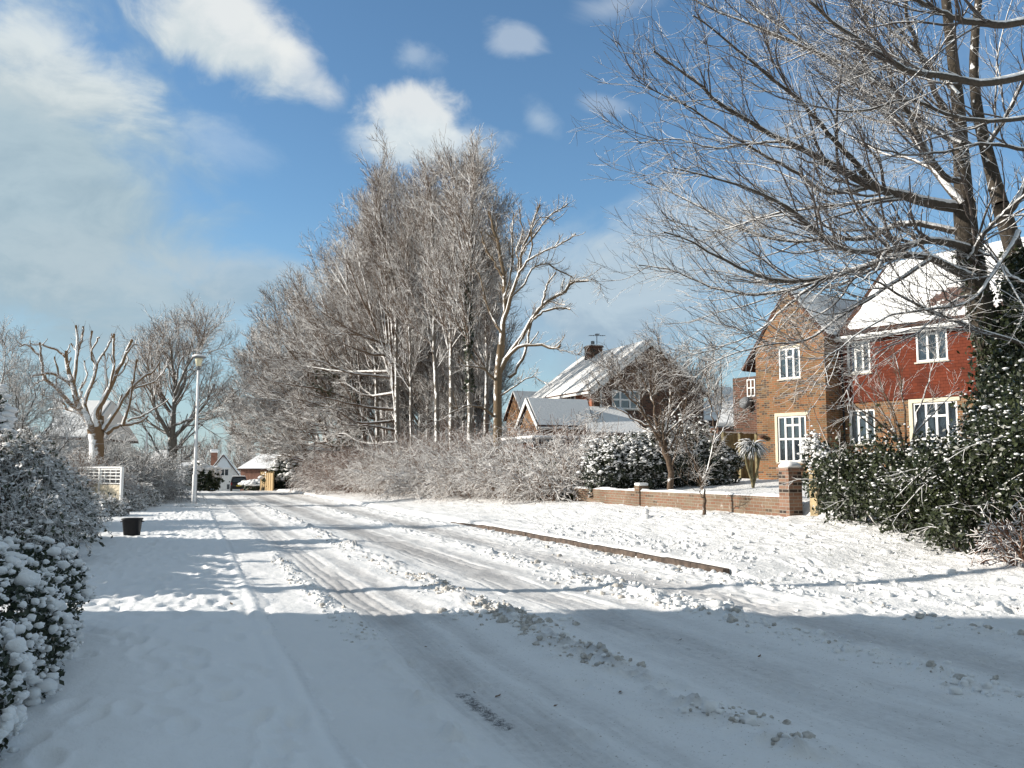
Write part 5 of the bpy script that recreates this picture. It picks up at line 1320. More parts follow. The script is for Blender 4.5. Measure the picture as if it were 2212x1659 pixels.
def brown_house():
    c = P(1283, 1008, 44.0); gz = ground_z(c[0], c[1]); rz = math.radians(2.0)
    t = thing('brown_house', 'brown brick gabled house with a steep snowy roof, seen behind the small lawn tree', 'house', (c[0], c[1], gz), rz)
    Fm = Frame((c[0], c[1], 0), rz)
    def at(px, py, ly=0.0): x, z = Fm.at(px, py, ly); return x, z - gz
    W = at(1519, 840)[0]; ez = at(1284, 838)[1]; ap = at(1400, 741); Lh = 7.4; ov = .35
    w = (at(1322, 868)[0], at(1383, 868)[0], at(1350, 884)[1], at(1350, 843)[1])
    mb = MB(); wall_holes(mb, 0, W, -.5, ez, [w], 0, .1); mb.add([(0, 0, ez), (W, 0, ez), (ap[0], 0, ap[1])], [(0, 1, 2)])
    mb.add([(W, 0, -.5), (W, Lh, -.5), (W, Lh, ez), (W, 0, ez)], [(0, 1, 2, 3)]); mb.add([(0, Lh, -.5), (0, 0, -.5), (0, 0, ez), (0, Lh, ez)], [(0, 1, 2, 3)]); mb.add([(W, Lh, ez), (0, Lh, ez), (ap[0], Lh, ap[1])], [(0, 1, 2)])
    mb.build('wall', M['brick_b'], t)
    window(t, *w, 0.02, [.30, .64], [[.5], [.5], [.5]], True, None, .075)
    # timber clad side wall with two windows
    s = MB(); s.box(-.04, -.002, .1, Lh - .1, ez - 1.75, ez - .05); s.build('side_cladding', M['side_clad'], t)
    for (ya, yb) in ((4.6, 6.3), (1.9, 2.9)):
        f = MB(); f.box(-.10, -.045, ya, yb, ez - 1.2, ez - .15); fo = f.build('window', M['white'], t)
        n = 3 if yb - ya > 1.2 else 2; g = MB()
        for k in range(n): a = ya + .07 + (yb - ya - .07) * k / n; g.box(-.112, -.102, a, a + (yb - ya - .07) / n - .07, ez - 1.12, ez - .23)
        g.build('pane', M['glass'], fo)
    k = (ap[1] - ez) / ap[0]; kr = (ap[1] - ez) / (W - ap[0])
    for (x0, x1, za, zb, ks) in ((-ov, ap[0], ez - ov * k, ap[1], 1), (ap[0], W + ov, ap[1], ez - ov * kr, -1)):
        rf = MB(); rf.slab([(x0, -ov, za), (x1, -ov, zb), (x1, Lh + .2, zb), (x0, Lh + .2, za)], .1); r = rf.build('roof', M['tile_roof'], t)
        sn = MB(); sn.slab([(x0, -ov + .03, za + .12), (x1, -ov + .03, zb + .12), (x1, Lh + .2, zb + .12), (x0, Lh + .2, za + .12)], .08); snow_slab('snow', sn, r)
        bb = MB(); bb.add([(x0, -ov - .03, za - .16), (x1, -ov - .03, zb - .16), (x1, -ov - .03, zb + .12), (x0, -ov - .03, za + .12), (x0, -ov - .002, za - .16), (x1, -ov - .002, zb - .16), (x1, -ov - .002, zb + .12), (x0, -ov - .002, za + .12)],
                          [(0, 1, 2, 3), (7, 6, 5, 4), (0, 4, 5, 1), (3, 2, 6, 7), (0, 3, 7, 4), (1, 5, 6, 2)]); bb.build('bargeboard', M['white'], t)
    g = MB(); g.box(-ov - .12, -ov - .005, -ov, Lh + .2, ez - ov * k - .06, ez - ov * k + .06); g.build('gutter', M['white'], t, bevel=.03)
    q = at(1298, 850); g = MB(); g.rod((at(1294, 850, -.08)[0] + .1, -.07, at(1294, 905)[1]), (at(1294, 850, -.08)[0] + .1, -.07, ez - .1), .045); g.build('downpipe', M['white'], t)
    # chimney with cowl and television aerial
    cx, cz = at(1283, 775, 5.6); ch = MB(); zc = at(1283, 752, 5.6)[1]; cx = max(cx, .9)
    ch.box(cx - .35, cx + .35, 5.2, 6.1, cz - 1.4, zc); ch.box(cx - .40, cx + .40, 5.15, 6.15, zc + .002, zc + .09); cho = ch.build('chimney', M['brick_b'], t)
    p = MB(); p.lathe([(.10, 0), (.11, .28), (.08, .30)], (cx - .12, 5.5, zc + .09), 12); p.build('chimney_pot', M['lead'], cho, True)
    s = MB(); s.box(cx - .38, cx + .38, 5.17, 6.13, zc + .092, zc + .16); s.build('snow', M['snow'], cho, bevel=.03)
    a = MB(); ax, az = at(1290, 722, 5.6); a.rod((cx + .2, 5.6, zc), (cx + .2, 5.6, az), .022); a.rod((cx - .3, 5.6, az - .1), (cx + .75, 5.6, az - .05), .016)
    for i in range(7): a.rod((cx - .25 + i * .15, 5.42, az - .1 + i * .007), (cx - .25 + i * .15, 5.78, az - .1 + i * .007), .010)
    a.box(cx + .12, cx + .34, 5.5, 5.7, az - .02, az + .02); a.build('aerial', M['lead'], t)
    # front porch with a lean-to roof, snow half slid off
    pa = at(1265, 940, -2.6); pb = at(1400, 930, -2.6); pt = at(1345, 868, 0); zl = pa[1]
    b_ = MB(); b_.box(pa[0] + .25, pb[0], -2.35, -.003, -.5, zl - .02); b_.build('porch', M['porch'], t)
    r = MB(); x0, x1 = pa[0], pb[0]; zt_ = at(1340, 886, 0)[1]; r.slab([(x0, -2.7, zl), (x1, -2.7, zl), (x1, -.01, zt_), (x0 + 1.3, -.01, zt_)], .08); r.slab([(x0, -2.7, zl), (x0 + 1.3, -.01, zt_), (x0, -.01, zl)], .08); ro = r.build('porch_roof', M['tile_roof'], t)
    r = MB(); r.slab([(x0, -2.66, zl + .1), (x1, -2.66, zl + .1), (x1, -.01, zt_ + .1), (x0 + 1.3, -.01, zt_ + .1)], .07); snow_slab('snow', r, ro)
    return t
M['side_clad'] = plain('side_cladding', (0.24, 0.09, 0.05), .85, .35, 3)
M['porch'] = plain('porch_render', (0.30, 0.22, 0.12), .9, .2, 3)
brown_house()


def annexe():
    # tiled annexe in front of the brown house, gable end towards the road, with a flat snowy roof before it
    d = 41.0; c = P(1172, 1008, d); gz = ground_z(c[0], c[1]); rz = math.radians(2.0)
    t = thing('garage_annexe', 'low annexe with smooth snowy roof and ochre gable, left of the brown house', 'outbuilding', (c[0], c[1], gz), rz)
    Fm = Frame((c[0], c[1], 0), rz)
    def at(px, py, ly=0.0): x, z = Fm.at(px, py, ly); return x, z - gz
    x0 = at(1159, 928)[0]; x1 = at(1282, 925)[0]; ze = at(1200, 925)[1]; D = 2.4; zr = at(1200, 867, D / 2)[1]; xr = at(1252, 870, D / 2)[0] + .4
    mb = MB(); mb.box(x0 + .1, x1 - .2, .1, D - .1, -.5, ze - .05); mb.add([(x0 + .1, .1, ze - .05), (x0 + .1, D - .1, ze - .05), (x0 + .1, D / 2, zr - .05)], [(0, 2, 1)]); mb.build('wall', M['brick_a'], t)
    rf = MB(); rf.slab([(x0, -.15, ze), (x1, -.15, ze), (xr, D / 2, zr), (x0, D / 2, zr)], .09); rf.slab([(x0, D / 2, zr), (xr, D / 2, zr), (x1, D + .15, ze), (x0, D + .15, ze)], .09); rf.slab([(x1, -.15, ze), (x1, D + .15, ze), (xr, D / 2, zr)], .09); ro = rf.build('roof', M['tile_roof'], t)
    sn = MB(); e = .11; sn.slab([(x0 + .04, -.12, ze + e), (x1 - .04, -.12, ze + e), (xr, D / 2, zr + e), (x0 + .04, D / 2, zr + e)], .05); sn.slab([(x0, D / 2, zr + e), (xr, D / 2, zr + e), (x1, D + .1, ze + e), (x0, D + .1, ze + e)], .05); sn.slab([(x1 - .04, -.12, ze + e), (x1 - .04, D + .1, ze + e), (xr, D / 2, zr + e)], .05); snow_slab('snow', sn, ro)
    bb = MB()
    for (ya, yb, za, zb) in ((-.18, D / 2, ze, zr), (D / 2, D + .18, zr, ze)): bb.add([(x0 - .06, ya, za - .12), (x0 - .06, yb, zb - .12), (x0 - .06, yb, zb + .13), (x0 - .06, ya, za + .13), (x0 - .01, ya, za - .12), (x0 - .01, yb, zb - .12), (x0 - .01, yb, zb + .13), (x0 - .01, ya, za + .13)], [(0, 3, 2, 1), (4, 5, 6, 7), (0, 1, 5, 4), (3, 7, 6, 2)])
    bb.build('bargeboard', M['white'], t)
    g = MB(); g.box(x0, x1, -.26, -.155, ze - .05, ze + .05); g.build('gutter', M['white'], t, bevel=.03)
    # second gable of the same kind behind it, to the left
    b = np.array(P(1140, 1008, 50)); gz2 = ground_z(b[0], b[1])
    t2 = thing('far_gabled_house', 'pale gabled house roof peeping out left of the brown house', 'house', (b[0], b[1], gz2), rz)
    F2 = Frame((b[0], b[1], 0), rz); q = lambda px, py, ly=0.0: (F2.at(px, py, ly)[0], F2.at(px, py, ly)[1] - gz2)
    a0 = q(1128, 915)[0]; zz = q(1128, 905)[1]; zr = q(1150, 851, 1.4)[1]; a1 = q(1215, 860)[0]
    mb = MB(); mb.box(a0 + .1, a1, .1, 2.7, -.5, zz - .05); mb.add([(a0 + .1, .1, zz - .05), (a0 + .1, 2.7, zz - .05), (a0 + .1, 1.4, zr - .05)], [(0, 2, 1)]); mb.build('wall', M['brick_a'], t2)
    rf = MB(); rf.slab([(a0, -.1, zz), (a1, -.1, zz), (a1, 1.4, zr), (a0, 1.4, zr)], .09); rf.slab([(a0, 1.4, zr), (a1, 1.4, zr), (a1, 2.9, zz), (a0, 2.9, zz)], .09); rf.build('roof', M['tile_roof'], t2)
    rf = MB(); rf.slab([(a0 - .04, -.1, zz + .1), (a1, -.1, zz + .1), (a1, 1.4, zr + .1), (a0 - .04, 1.4, zr + .1)], .09); rf.slab([(a0, 1.4, zr + .1), (a1, 1.4, zr + .1), (a1, 2.9, zz + .1), (a0, 2.9, zz + .1)], .09); snow_slab('snow', rf, t2)
    # flat roofed garage nearer
    d = 36.0; b = P(1200, 1008, d); gz3 = ground_z(b[0], b[1]); t3 = thing('flat_garage', 'brown flat-roofed garage with a thick slab of snow, behind the brambles', 'garage', (b[0], b[1], gz3), rz)
    F3 = Frame((b[0], b[1], 0), rz); q = lambda px, py, ly=0.0: (F3.at(px, py, ly)[0], F3.at(px, py, ly)[1] - gz3)
    a0 = q(1150, 950)[0]; a1 = q(1274, 950)[0]; zt = q(1200, 948)[1]
    MB().box(a0 + .1, a1 - .1, .15, 4, -.5, zt - .14).build('wall', M['dark_wood'], t3); MB().box(a0, a1, 0, 4.1, zt - .138, zt).build('roof', M['lead'], t3); o = MB().box(a0 - .03, a1 + .03, -.03, 4.1, zt + .002, zt + .13).build('snow', M['snow'], t3, bevel=.05)
annexe()


def rear_houses():
    # pale-roofed house between the two big ones and its lean-to
    d = 58; b = P(1560, 1008, d); gz = ground_z(b[0], b[1]); t = thing('rear_house', 'snow-roofed house with a spike finial between the brown house and the red one', 'house', (b[0], b[1], gz), math.radians(-20))
    Fm = Frame((b[0], b[1], 0), math.radians(-20)); q = lambda px, py, ly=0.0: (Fm.at(px, py, ly)[0], Fm.at(px, py, ly)[1] - gz)
    x0, z0 = q(1518, 908); x1, _ = q(1606, 908); ax, az = q(1556, 838, 3.0); bx, _ = q(1578, 838, 3.0)
    MB().box(x0 + .4, x1 - .4, .3, 5.7, -.5, z0).build('wall', M['brick_b'], t)
    r = MB(); A, B_, C_, D_ = (x0, 0, z0), (x1, 0, z0), (x1, 6, z0), (x0, 6, z0); R0, R1 = (ax, 3, az), (bx, 3, az)
    r.slab([A, B_, R1, R0], .1); r.slab([B_, C_, R1], .1); r.slab([C_, D_, R0, R1], .1); r.slab([D_, A, R0], .1); ro = r.build('roof', M['snow_roof'], t)
    fi = MB(); fx, fz = q(1544, 805, 3.0); fi.lathe([(.10, 0), (.16, .15), (.06, .35), (.12, .45), (.02, fz - az + .1)], (ax - .2, 3, az - .1), 10); fi.build('finial', M['snow'], t, True)
    w0 = q(1540, 935); f = MB(); f.box(w0[0] - .2, w0[0] + 1.1, .22, .29, z0 - 1.5, z0 - .4); fo = f.build('window', M['white'], t); MB().box(w0[0] - .1, w0[0] + .4, .20, .218, z0 - 1.4, z0 - .5).box(w0[0] + .5, w0[0] + 1.0, .20, .218, z0 - 1.4, z0 - .5).build('pane', M['glass'], fo)
    d = 42; b = P(1590, 1008, d); gz = ground_z(b[0], b[1]); t = thing('garden_outhouse', 'low outhouse with a snowy lean-to roof behind the wooden garden fence', 'outbuilding', (b[0], b[1], gz), math.radians(-20))
    Fm = Frame((b[0], b[1], 0), math.radians(-20)); x0, z0 = q2(Fm, 1552, 918, gz); x1, z1 = q2(Fm, 1618, 905, gz)
    MB().box(x0, x1, .1, 3, -.5, z0 - .1).build('wall', M['brick_b'], t); r = MB(); r.slab([(x0 - .1, -.2, z0), (x1, -.2, z0), (x1, 3, z0 + 1.5), (x0 + 1.0, 3, z0 + 1.5)], .12); r.build('roof', M['snow_roof'], t, bevel=.03); MB().box(x0 - .1, x1, -.32, -.205, z0 - .06, z0 + .05).build('gutter', M['white'], t)


def q2(Fm, px, py, gz): a = Fm.at(px, py); return a[0], a[1] - gz
rear_houses()


def simple_house(name, label, px0, px1, eave, ridge, d, depth, wall, rzdeg=-20, hip=0.0, gable_front=False, base=None, winspec=(), chim=None, cat='house', group=None):
    """a far house: front wall between two photo columns, eave and ridge at photo rows"""
    pc = (px0 + px1) / 2; b = P(pc, 1008, d); gz = ground_z(b[0], b[1]); rz = math.radians(rzdeg); t = thing(name, label, cat, (b[0], b[1], gz), rz, group)
    Fm = Frame((b[0], b[1], 0), rz); q = lambda px, py, ly=0.0: (Fm.at(px, py, ly)[0], Fm.at(px, py, ly)[1] - gz)
    x0, x1 = q(px0, 1000)[0], q(px1, 1000)[0]; ze = q(pc, eave)[1]; zr = q(pc, ridge, 0 if gable_front else depth / 2)[1]; o = .35
    mb = MB(); mb.box(x0, x1, 0, depth, -1.5, ze)
    if gable_front: mb.prism([(x0, ze + .002), (x1, ze + .002), ((x0 + x1) / 2, zr)], 'y', 0, depth)
    else: mb.prism([(0, ze + .002), (depth, ze + .002), (depth / 2, zr)], 'x', x0, x1)
    mb.build('wall', wall, t); r = MB(); s = MB(); m = (x0 + x1) / 2
    if gable_front: quads = [[(x0 - o, -o, ze - o * (zr - ze) / (m - x0)), (m, -o, zr), (m, depth, zr), (x0 - o, depth, ze - o * (zr - ze) / (m - x0))], [(m, -o, zr), (x1 + o, -o, ze - o * (zr - ze) / (m - x0)), (x1 + o, depth, ze - o * (zr - ze) / (m - x0)), (m, depth, zr)]]
    else: h = (x1 - x0) * hip; quads = [[(x0 - o, -o, ze - .2), (x1 + o, -o, ze - .2), (x1 + o - h, depth / 2, zr), (x0 - o + h, depth / 2, zr)], [(x0 - o + h, depth / 2, zr), (x1 + o - h, depth / 2, zr), (x1 + o, depth + o, ze - .2), (x0 - o, depth + o, ze - .2)]]
    if hip and not gable_front: quads += [[(x1 + o, -o, ze - .2), (x1 + o, depth + o, ze - .2), (x1 + o - h, depth / 2, zr)], [(x0 - o, depth + o, ze - .2), (x0 - o, -o, ze - .2), (x0 - o + h, depth / 2, zr)]]
    for qd in quads: r.slab([(a, b_, c + .02) for a, b_, c in qd], .12); s.slab([(a, b_, c + .15) for a, b_, c in qd], .12)
    ro = r.build('roof', M['tile_roof'], t); snow_slab('snow', s, ro)
    for (wx0, wx1, wy0, wy1) in winspec:
        a, c1 = q(wx0, wy1), q(wx1, wy0); fo = MB().box(a[0], c1[0], -.05, -.003, a[1], c1[1]).build('window', M['white'], t); n = 2; g = MB(); w = (c1[0] - a[0]) / n
        for i in range(n): g.box(a[0] + w * i + .06, a[0] + w * (i + 1) - .06, -.065, -.053, a[1] + .07, c1[1] - .07)
        g.build('pane', M['glass'], fo)
    if chim:
        cpx, cw, ctop, mat = chim; cx, cz = q(cpx, ctop, depth / 2); cw = cw * d / F
        ch = MB().box(cx - cw / 2, cx + cw / 2, depth / 2 - cw / 2, depth / 2 + cw / 2, ze - 1, cz).build('chimney', mat, ro); MB().box(cx - cw / 2 - .06, cx + cw / 2 + .06, depth / 2 - cw / 2 - .06, depth / 2 + cw / 2 + .06, cz + .002, cz + .25).build('snow', M['snow'], ch, bevel=.06)
    return t, q


def far_things():
    # white gabled house with brick chimney
    t, q = simple_house('white_house', 'small white gabled house with a brick chimney at the end of the road', 444, 520, 1032, 984, 128, 9, M['white_wall'], -3, 0, True, winspec=((476, 494, 1013, 1028), (449, 467, 1045, 1058), (489, 505, 1045, 1058)))
    a, b2, tp = q(467, 1012, -.9), q(499, 1012, -.9), q(483, 981, 0); s = MB(); s.slab([(a[0], -.9, a[1]), (b2[0], -.9, b2[1]), (tp[0], .3, tp[1])], .15); s.build('half_hip', M['snow_roof'], t)
    c0 = q(463, 978, 1.5); c1 = q(463, 1030, 1.5); MB().box(c0[0] - .45, c0[0] + .45, 1, 2.0, c1[1], c0[1]).build('chimney', M['brick_far'], t); MB().box(c0[0] - .55, c0[0] + .55, .92, 2.1, c0[1] + .003, c0[1] + .5).build('snow', M['snow'], t, bevel=.15)
    simple_house('brick_bungalow', 'red-brick house with a broad sunlit snowy roof right of the white gabled house', 520, 600, 1012, 984, 140, 11, M['brick_far'], -32, .12)
    simple_house('low_garage', 'low white garages under snow left of the white gabled house', 378, 444, 1046, 1026, 118, 6, M['white_wall'], -14, 0, winspec=((392, 414, 1050, 1060), (424, 440, 1050, 1060)), cat='garage')
    simple_house('far_cottage', 'far house roof white with snow seen between the big tree and the lamp post', 384, 424, 1010, 1002, 150, 8, M['white_wall'], -14, 0)
    simple_house('brick_cottage', 'narrow red-brick house with a snowy roof left of the tall tree trunk', 330, 350, 1000, 978, 84, 3, M['brick_far'], -20, 0, winspec=((334, 342, 1012, 1024),))
    simple_house('pale_house', 'pale rendered house with a big snowy roof behind the lopped orange tree', 98, 175, 944, 872, 58, 9, M['white_wall'], -16, .12, winspec=((137, 152, 950, 965), (108, 122, 950, 966)), chim=(126, 16, 868, M['white_wall']))
    # yellow timber fence beside the road
    a = P(563, 1052, 92); b = P(590, 1052, 80); t = thing('timber_fence', 'new yellow timber fence beside the road before the far houses', 'fence', (a[0], a[1], ground_z(a[0], a[1])))
    dv = b[:2] - a[:2]; Ln = float(np.hypot(*dv)); t.rotation_euler = (0, 0, math.atan2(dv[1], dv[0]))
    n = int(Ln / 1.9); h = 2.1
    for k in range(n + 1): MB().box(k * Ln / n - .06, k * Ln / n + .06, -.06, .06, -.5, h).build('post', M['timber'], t)
    for k in range(n): MB().box(k * Ln / n + .065, (k + 1) * Ln / n - .065, -.02, .02, -.5, h - .15).build('panel', M['timber'], t)
    # distant wooded ridge
    rg = np.random.default_rng(301)
    b = P(470, 985, 330); t = thing('distant_trees', 'hazy grey line of far bare trees behind the white gabled house', 'trees', (b[0], b[1], -6)); t['kind'] = 'stuff'
    bt = []
    for k in range(95):
        px = rg.uniform(150, 780); d = rg.uniform(230, 420); g = P(px, 1030, d); g[2] = ground_z(g[0], g[1]) - 1; topy = 985 - 22 * math.exp(-((px - 500) / 90) ** 2) - rg.uniform(0, 16); tp = P(px, topy, d); tp[:2] += rg.normal(0, 1, 2)
        bt.append(([g, (g + tp) / 2, tp], .25, .08))
    b0 = Batch.of(bt, 8); b1 = grow(b0, 2600, 5.5, (20, 55), (.25, 1), 6, .6, .12, .5, .07, .5, rng=rg, rmax=.12); b2 = grow(b1, 9000, 2.6, (20, 55), (.1, 1), 4, .3, .12, .5, .05, .5, rng=rg, rmax=.06)
    V, Fl = tubes([b0, b1, b2], [4, 3, 3]); o = mesh_np('trees', V - np.array([b[0], b[1], -6]), Fl, M['bark_wood'], t); o['kind'] = 'stuff'
M['brick_far'] = plain('far_brick', (0.20, 0.10, 0.07), .9, .3, 2)
far_things()


# ------------------------------------------------------------------ walls, fences, street furniture
def rot_to(a, b):
    d = np.array(b)[:2] - np.array(a)[:2]; return math.atan2(d[1], d[0]), float(np.hypot(*d))


def garden_wall():
    a = P(1697, 1107, 19.3); b = P(1236, 1066, 30.3); a[2] = ground_z(a[0] - .1, a[1]); rz, L = rot_to(a, b)
    zb = ground_z(b[0] - .15, b[1]) ; h = .50
    t = thing('garden_wall', 'long low weathered brick wall capped with a thin line of snow, left of the tall pier', 'wall', (a[0], a[1], a[2]), rz)
    dz = zb - a[2]; y0, y1 = -.11, .11
    mb = MB(); mb.add([(.0, y0, -.3), (L, y0, dz - .3), (L, y1, dz - .3), (0, y1, -.3), (0, y0, h), (L, y0, h + dz), (L, y1, h + dz), (0, y1, h)], [(0, 3, 2, 1), (4, 5, 6, 7), (0, 1, 5, 4), (1, 2, 6, 5), (2, 3, 7, 6), (3, 0, 4, 7)]); mb.build('brickwork', M['brick_wall'], t)
    nx = 140; xs = np.linspace(0, L, nx); V = []; 
    r = np.random.default_rng(2)
    for i, x in enumerate(xs):
        z = h + dz * x / L; e = .045 + .02 * math.sin(x * 3) + r.uniform(-.012, .012)
        V += [(x, y0 - .008, z - .004 + r.uniform(0, .01)), (x, y0 + .05, z + e), (x, y1 - .05, z + e), (x, y1 + .008, z - .004)]
    Fq = [(i * 4 + j, i * 4 + j + 1, i * 4 + j + 5, i * 4 + j + 4) for i in range(nx - 1) for j in range(3)]
    mesh_np('snow', np.array(V), np.array(Fq), M['snow'], t)
    # short post standing in the wall with a snow cushion
    q = P(1393, 1040, 25.6); xx = float(np.hypot(*(q[:2] - a[:2]))); zz = h + dz * xx / L
    MB().box(xx - .15, xx + .15, -.15, .15, -.2, zz + .14).build('stub_pier', M['brick_wall'], t); MB().box(xx - .16, xx + .16, -.16, .16, zz + .142, zz + .23).build('snow', M['snow'], t, bevel=.04)
    # tall gate pier
    c = P(1706, 1112, 18.9); g = ground_z(c[0], c[1]); t = thing('gate_pier', 'tall square brick gate pier with a snow-topped cap at the end of the low wall', 'pillar', (c[0] + .16, c[1] + .16, g), 0)
    w = .17; H_ = 1.06; MB().box(-w, w, -w, w, -.3, H_).build('shaft', M['brick_pier'], t); MB().box(-w - .035, w + .035, -w - .035, w + .035, H_ + .002, H_ + .075).build('cap', M['brick_pier'], t, bevel=.008)
    s = MB(); s.lathe([(.205, 0), (.20, .05), (.15, .10), (.08, .13), (.0, .14)], (0, 0, H_ + .077), 20, 4); s.build('snow', M['snow'], t, True)
    # pale post on the other side of the gateway
    c = P(1766, 1100, 18.6); g = ground_z(c[0], c[1]); t = thing('gate_post', 'plain ochre gate post swallowed by the ivy hedge', 'post', (c[0] + .1, c[1] + .1, g), 0)
    MB().box(-.12, .12, -.12, .12, -.3, 1.0).build('shaft', M['surround_dirty'], t, bevel=.01); MB().box(-.14, .14, -.14, .14, 1.002, 1.06).build('cap', M['surround_dirty'], t)
M['brick_pier'] = brick_mat('brick_pier', (0.20, 0.11, 0.075), (0.28, 0.17, 0.12), (0.30, 0.26, 0.22), dark=.25, snow=.22)
M['surround_dirty'] = plain('ochre_post', (0.36, 0.28, 0.16), .9, .35, 5)
garden_wall()


def fences():
    # wooden fence between the houses
    a = P(1564, 1025, 33.5); b = P(1636, 1025, 34.5); rz, L = rot_to(a, b); g = ground_z(a[0], a[1]); h = P(1590, 936, 34)[2] - g
    t = thing('garden_fence', 'mossy close-boarded wooden fence joining the red-brick house', 'fence', (a[0], a[1], g), rz)
    n = 2
    for k in range(n + 1): MB().box(k * L / n - .05, k * L / n + .05, -.06, .06, -.3, h + .04).build('post', M['fence'], t)
    for k in range(n):
        p = MB(); x = k * L / n + .052; xe = (k + 1) * L / n - .052; i = 0
        while x + .14 < xe + .02: p.box(x, min(x + .135, xe), -.02 - .008 * (i % 2), .01 - .008 * (i % 2), -.3, h - .02 * (i % 2)); x += .145; i += 1
        po = p.build('panel', M['fence'], t); MB().box(k * L / n + .03, (k + 1) * L / n - .03, -.05, .03, h + .002, h + .045).build('snow', M['snow'], po, bevel=.015)
    # white picket and trellis fence at the left
    a = P(170, 1062, 35.5); b = P(262, 1062, 33.5); rz, L = rot_to(a, b); g = ground_z(a[0], a[1]); h = P(262, 1016, 33.5)[2] - ground_z(b[0], b[1])
    t = thing('trellis_fence', 'white boarded fence with a slotted trellis top, snow along its rails', 'fence', (a[0], a[1], g), rz)
    zb = ground_z(b[0], b[1]) - g
    for x in (0, L / 2, L): MB().box(x - .05, x + .05, -.05, .05, -.3, h + .03).build('post', M['white'], t, bevel=.005)
    p = MB(); x = .06
    while x < L - .1: p.box(x, x + .085, -.015, .015, -.2, h * .60); x += .10
    p.build('panel', M['cream_board'], t)
    p = MB(); [p.box(.0, L, -.022, .022, h * f, h * f + .035) for f in (.62, .72, .80, .88, .95)]; x = .3
    while x < L - .1: p.box(x, x + .03, -.012, .012, h * .655, h * .95); x += .42
    p.build('trellis', M['white'], t); MB().box(0, L, -.05, .05, h * .985 + .002, h + .05).build('snow', M['snow'], t, bevel=.02)
    # low garden wall under it
    a = P(150, 1085, 33.0); b = P(275, 1080, 31); rz, L = rot_to(a, b); g = ground_z(a[0], a[1]); t = thing('stone_wall', 'low rough stone wall under a snow cushion below the white fence', 'wall', (a[0], a[1], g), rz)
    MB().box(0, L, -.12, .12, -.3, .16).build('stonework', M['stone'], t, bevel=.03); MB().box(-.02, L + .02, -.15, .15, .162, .24).build('snow', M['snow'], t, bevel=.06)
    a = P(285, 1072, 40); b = P(318, 1060, 52); rz, L = rot_to(a, b); g = ground_z(a[0], a[1]); t = thing('stone_wall', 'short snowy wall running away beside the path past the trellis fence', 'wall', (a[0], a[1], g), rz)
    MB().box(0, L, -.15, .15, -.5, .55).build('stonework', M['stone'], t, bevel=.03); MB().box(-.02, L + .02, -.2, .2, .552, .72).build('snow', M['snow'], t, bevel=.08)
    # bench-like fallen timber on the lawn
    a = P(1512, 1030, 29.2); b = P(1562, 1029, 29.8); rz, L = rot_to(a, b); g = ground_z(a[0], a[1]); t = thing('garden_bench', 'low snow-covered garden bench on the lawn before the dark shrubs', 'bench', (a[0], a[1], g), rz)
    MB().box(0, L, -.18, .18, .28, .33).build('seat', M['fence'], t); 
    for x in (.08, L - .08): MB().box(x - .04, x + .04, -.15, .15, -.1, .278).build('leg', M['fence'], t)
    MB().box(.0, L, -.17, .17, .332, .41).build('snow', M['snow'], t, bevel=.03); MB().rod((.35, .1, .33), (.05, .15, .65), .03).build('armrest', M['twig_white'], t)
M['stone'] = plain('rough_stone', (0.22, 0.20, 0.18), .9, .5, 4, bmp=.03)
M['cream_board'] = plain('cream_board', (0.62, 0.55, 0.42), .8, .15, 5)
fences()


def lamp_post():
    b = P(419, 1090, 39.4); g = ground_z(b[0], b[1]); top = P(417, 770, 39.4)[2] - g
    t = thing('street_lamp', 'tall pale street lamp with a flat snow-topped disc head on the left footpath', 'street lamp', (b[0], b[1], g))
    p = MB(); p.lathe([(.105, -.2), (.105, 1.4), (.075, 1.45), (.060, top - .62)], (0, 0, 0), 16); p.build('column', M['lamp_column'], t, True)
    MB().lathe([(.085, 0), (.095, .06), (.075, .14), (.10, .17)], (0, 0, top - .62), 16).build('collar', M['lead'], t, True)
    MB().lathe([(.10, 0), (.16, .30), (.17, .36)], (0, 0, top - .44), 20).build('lantern', M['lantern'], t, True)
    c = MB(); c.lathe([(.17, 0), (.30, .02), (.31, .05), (.20, .10), (.02, .12)], (0, 0, top - .078), 24); co = c.build('cap', M['lead'], t, True)
    s = MB(); s.lathe([(.30, 0), (.29, .05), (.2, .10), (.0, .12)], (0, 0, top - .02), 24); s.build('snow', M['snow'], co, True)
    r = np.random.default_rng(3); pts = np.stack([b[0] + r.normal(0, .25, 60), b[1] + r.normal(0, .2, 60), np.full(60, g + .04)], 1)
    lumps_obj('snow_heap', pts, .09, M['snow'], t, (b[0], b[1], g), rng=r)
    # thin pole across the road
    b = P(677, 1054, 66); g = ground_z(b[0], b[1]); tp = P(677, 950, 66)[2] - g
    t = thing('street_pole', 'thin dark pole on the verge in front of the leaning trees', 'pole', (b[0], b[1], g))
    MB().lathe([(.075, -.2), (.07, tp * .5), (.055, tp)], (0, 0, 0), 10).build('shaft', M['lead'], t, True); MB().lathe([(.058, 0), (.07, .03), (.03, .08)], (0, 0, tp + .001), 10).build('cap', M['lead'], t, True)
    # far pale poles
    for px, py, d, lab in ((313, 935, 62, 'thin pale pole among the bare shrubs left of the tall tree'), (390, 960, 100, 'far thin white pole between the tall tree and the lamp post')):
        b = P(px, 1050, d); g = ground_z(b[0], b[1]); tp = P(px, py, d)[2] - g; t = thing('street_pole', lab, 'pole', (b[0], b[1], g))
        MB().lathe([(.08, -.2), (.06, tp)], (0, 0, 0), 8).build('shaft', M['lamp_column'], t, True); MB().lathe([(.07, 0), (.08, .06), (.03, .1)], (0, 0, tp + .001), 8).build('cap', M['snow'], t, True)
M['lamp_column'] = bark_mat('lamp_column', (0.30, 0.31, 0.32), (0.40, 0.41, 0.42), .15, 3, .35, (-.6, -.8, .1))
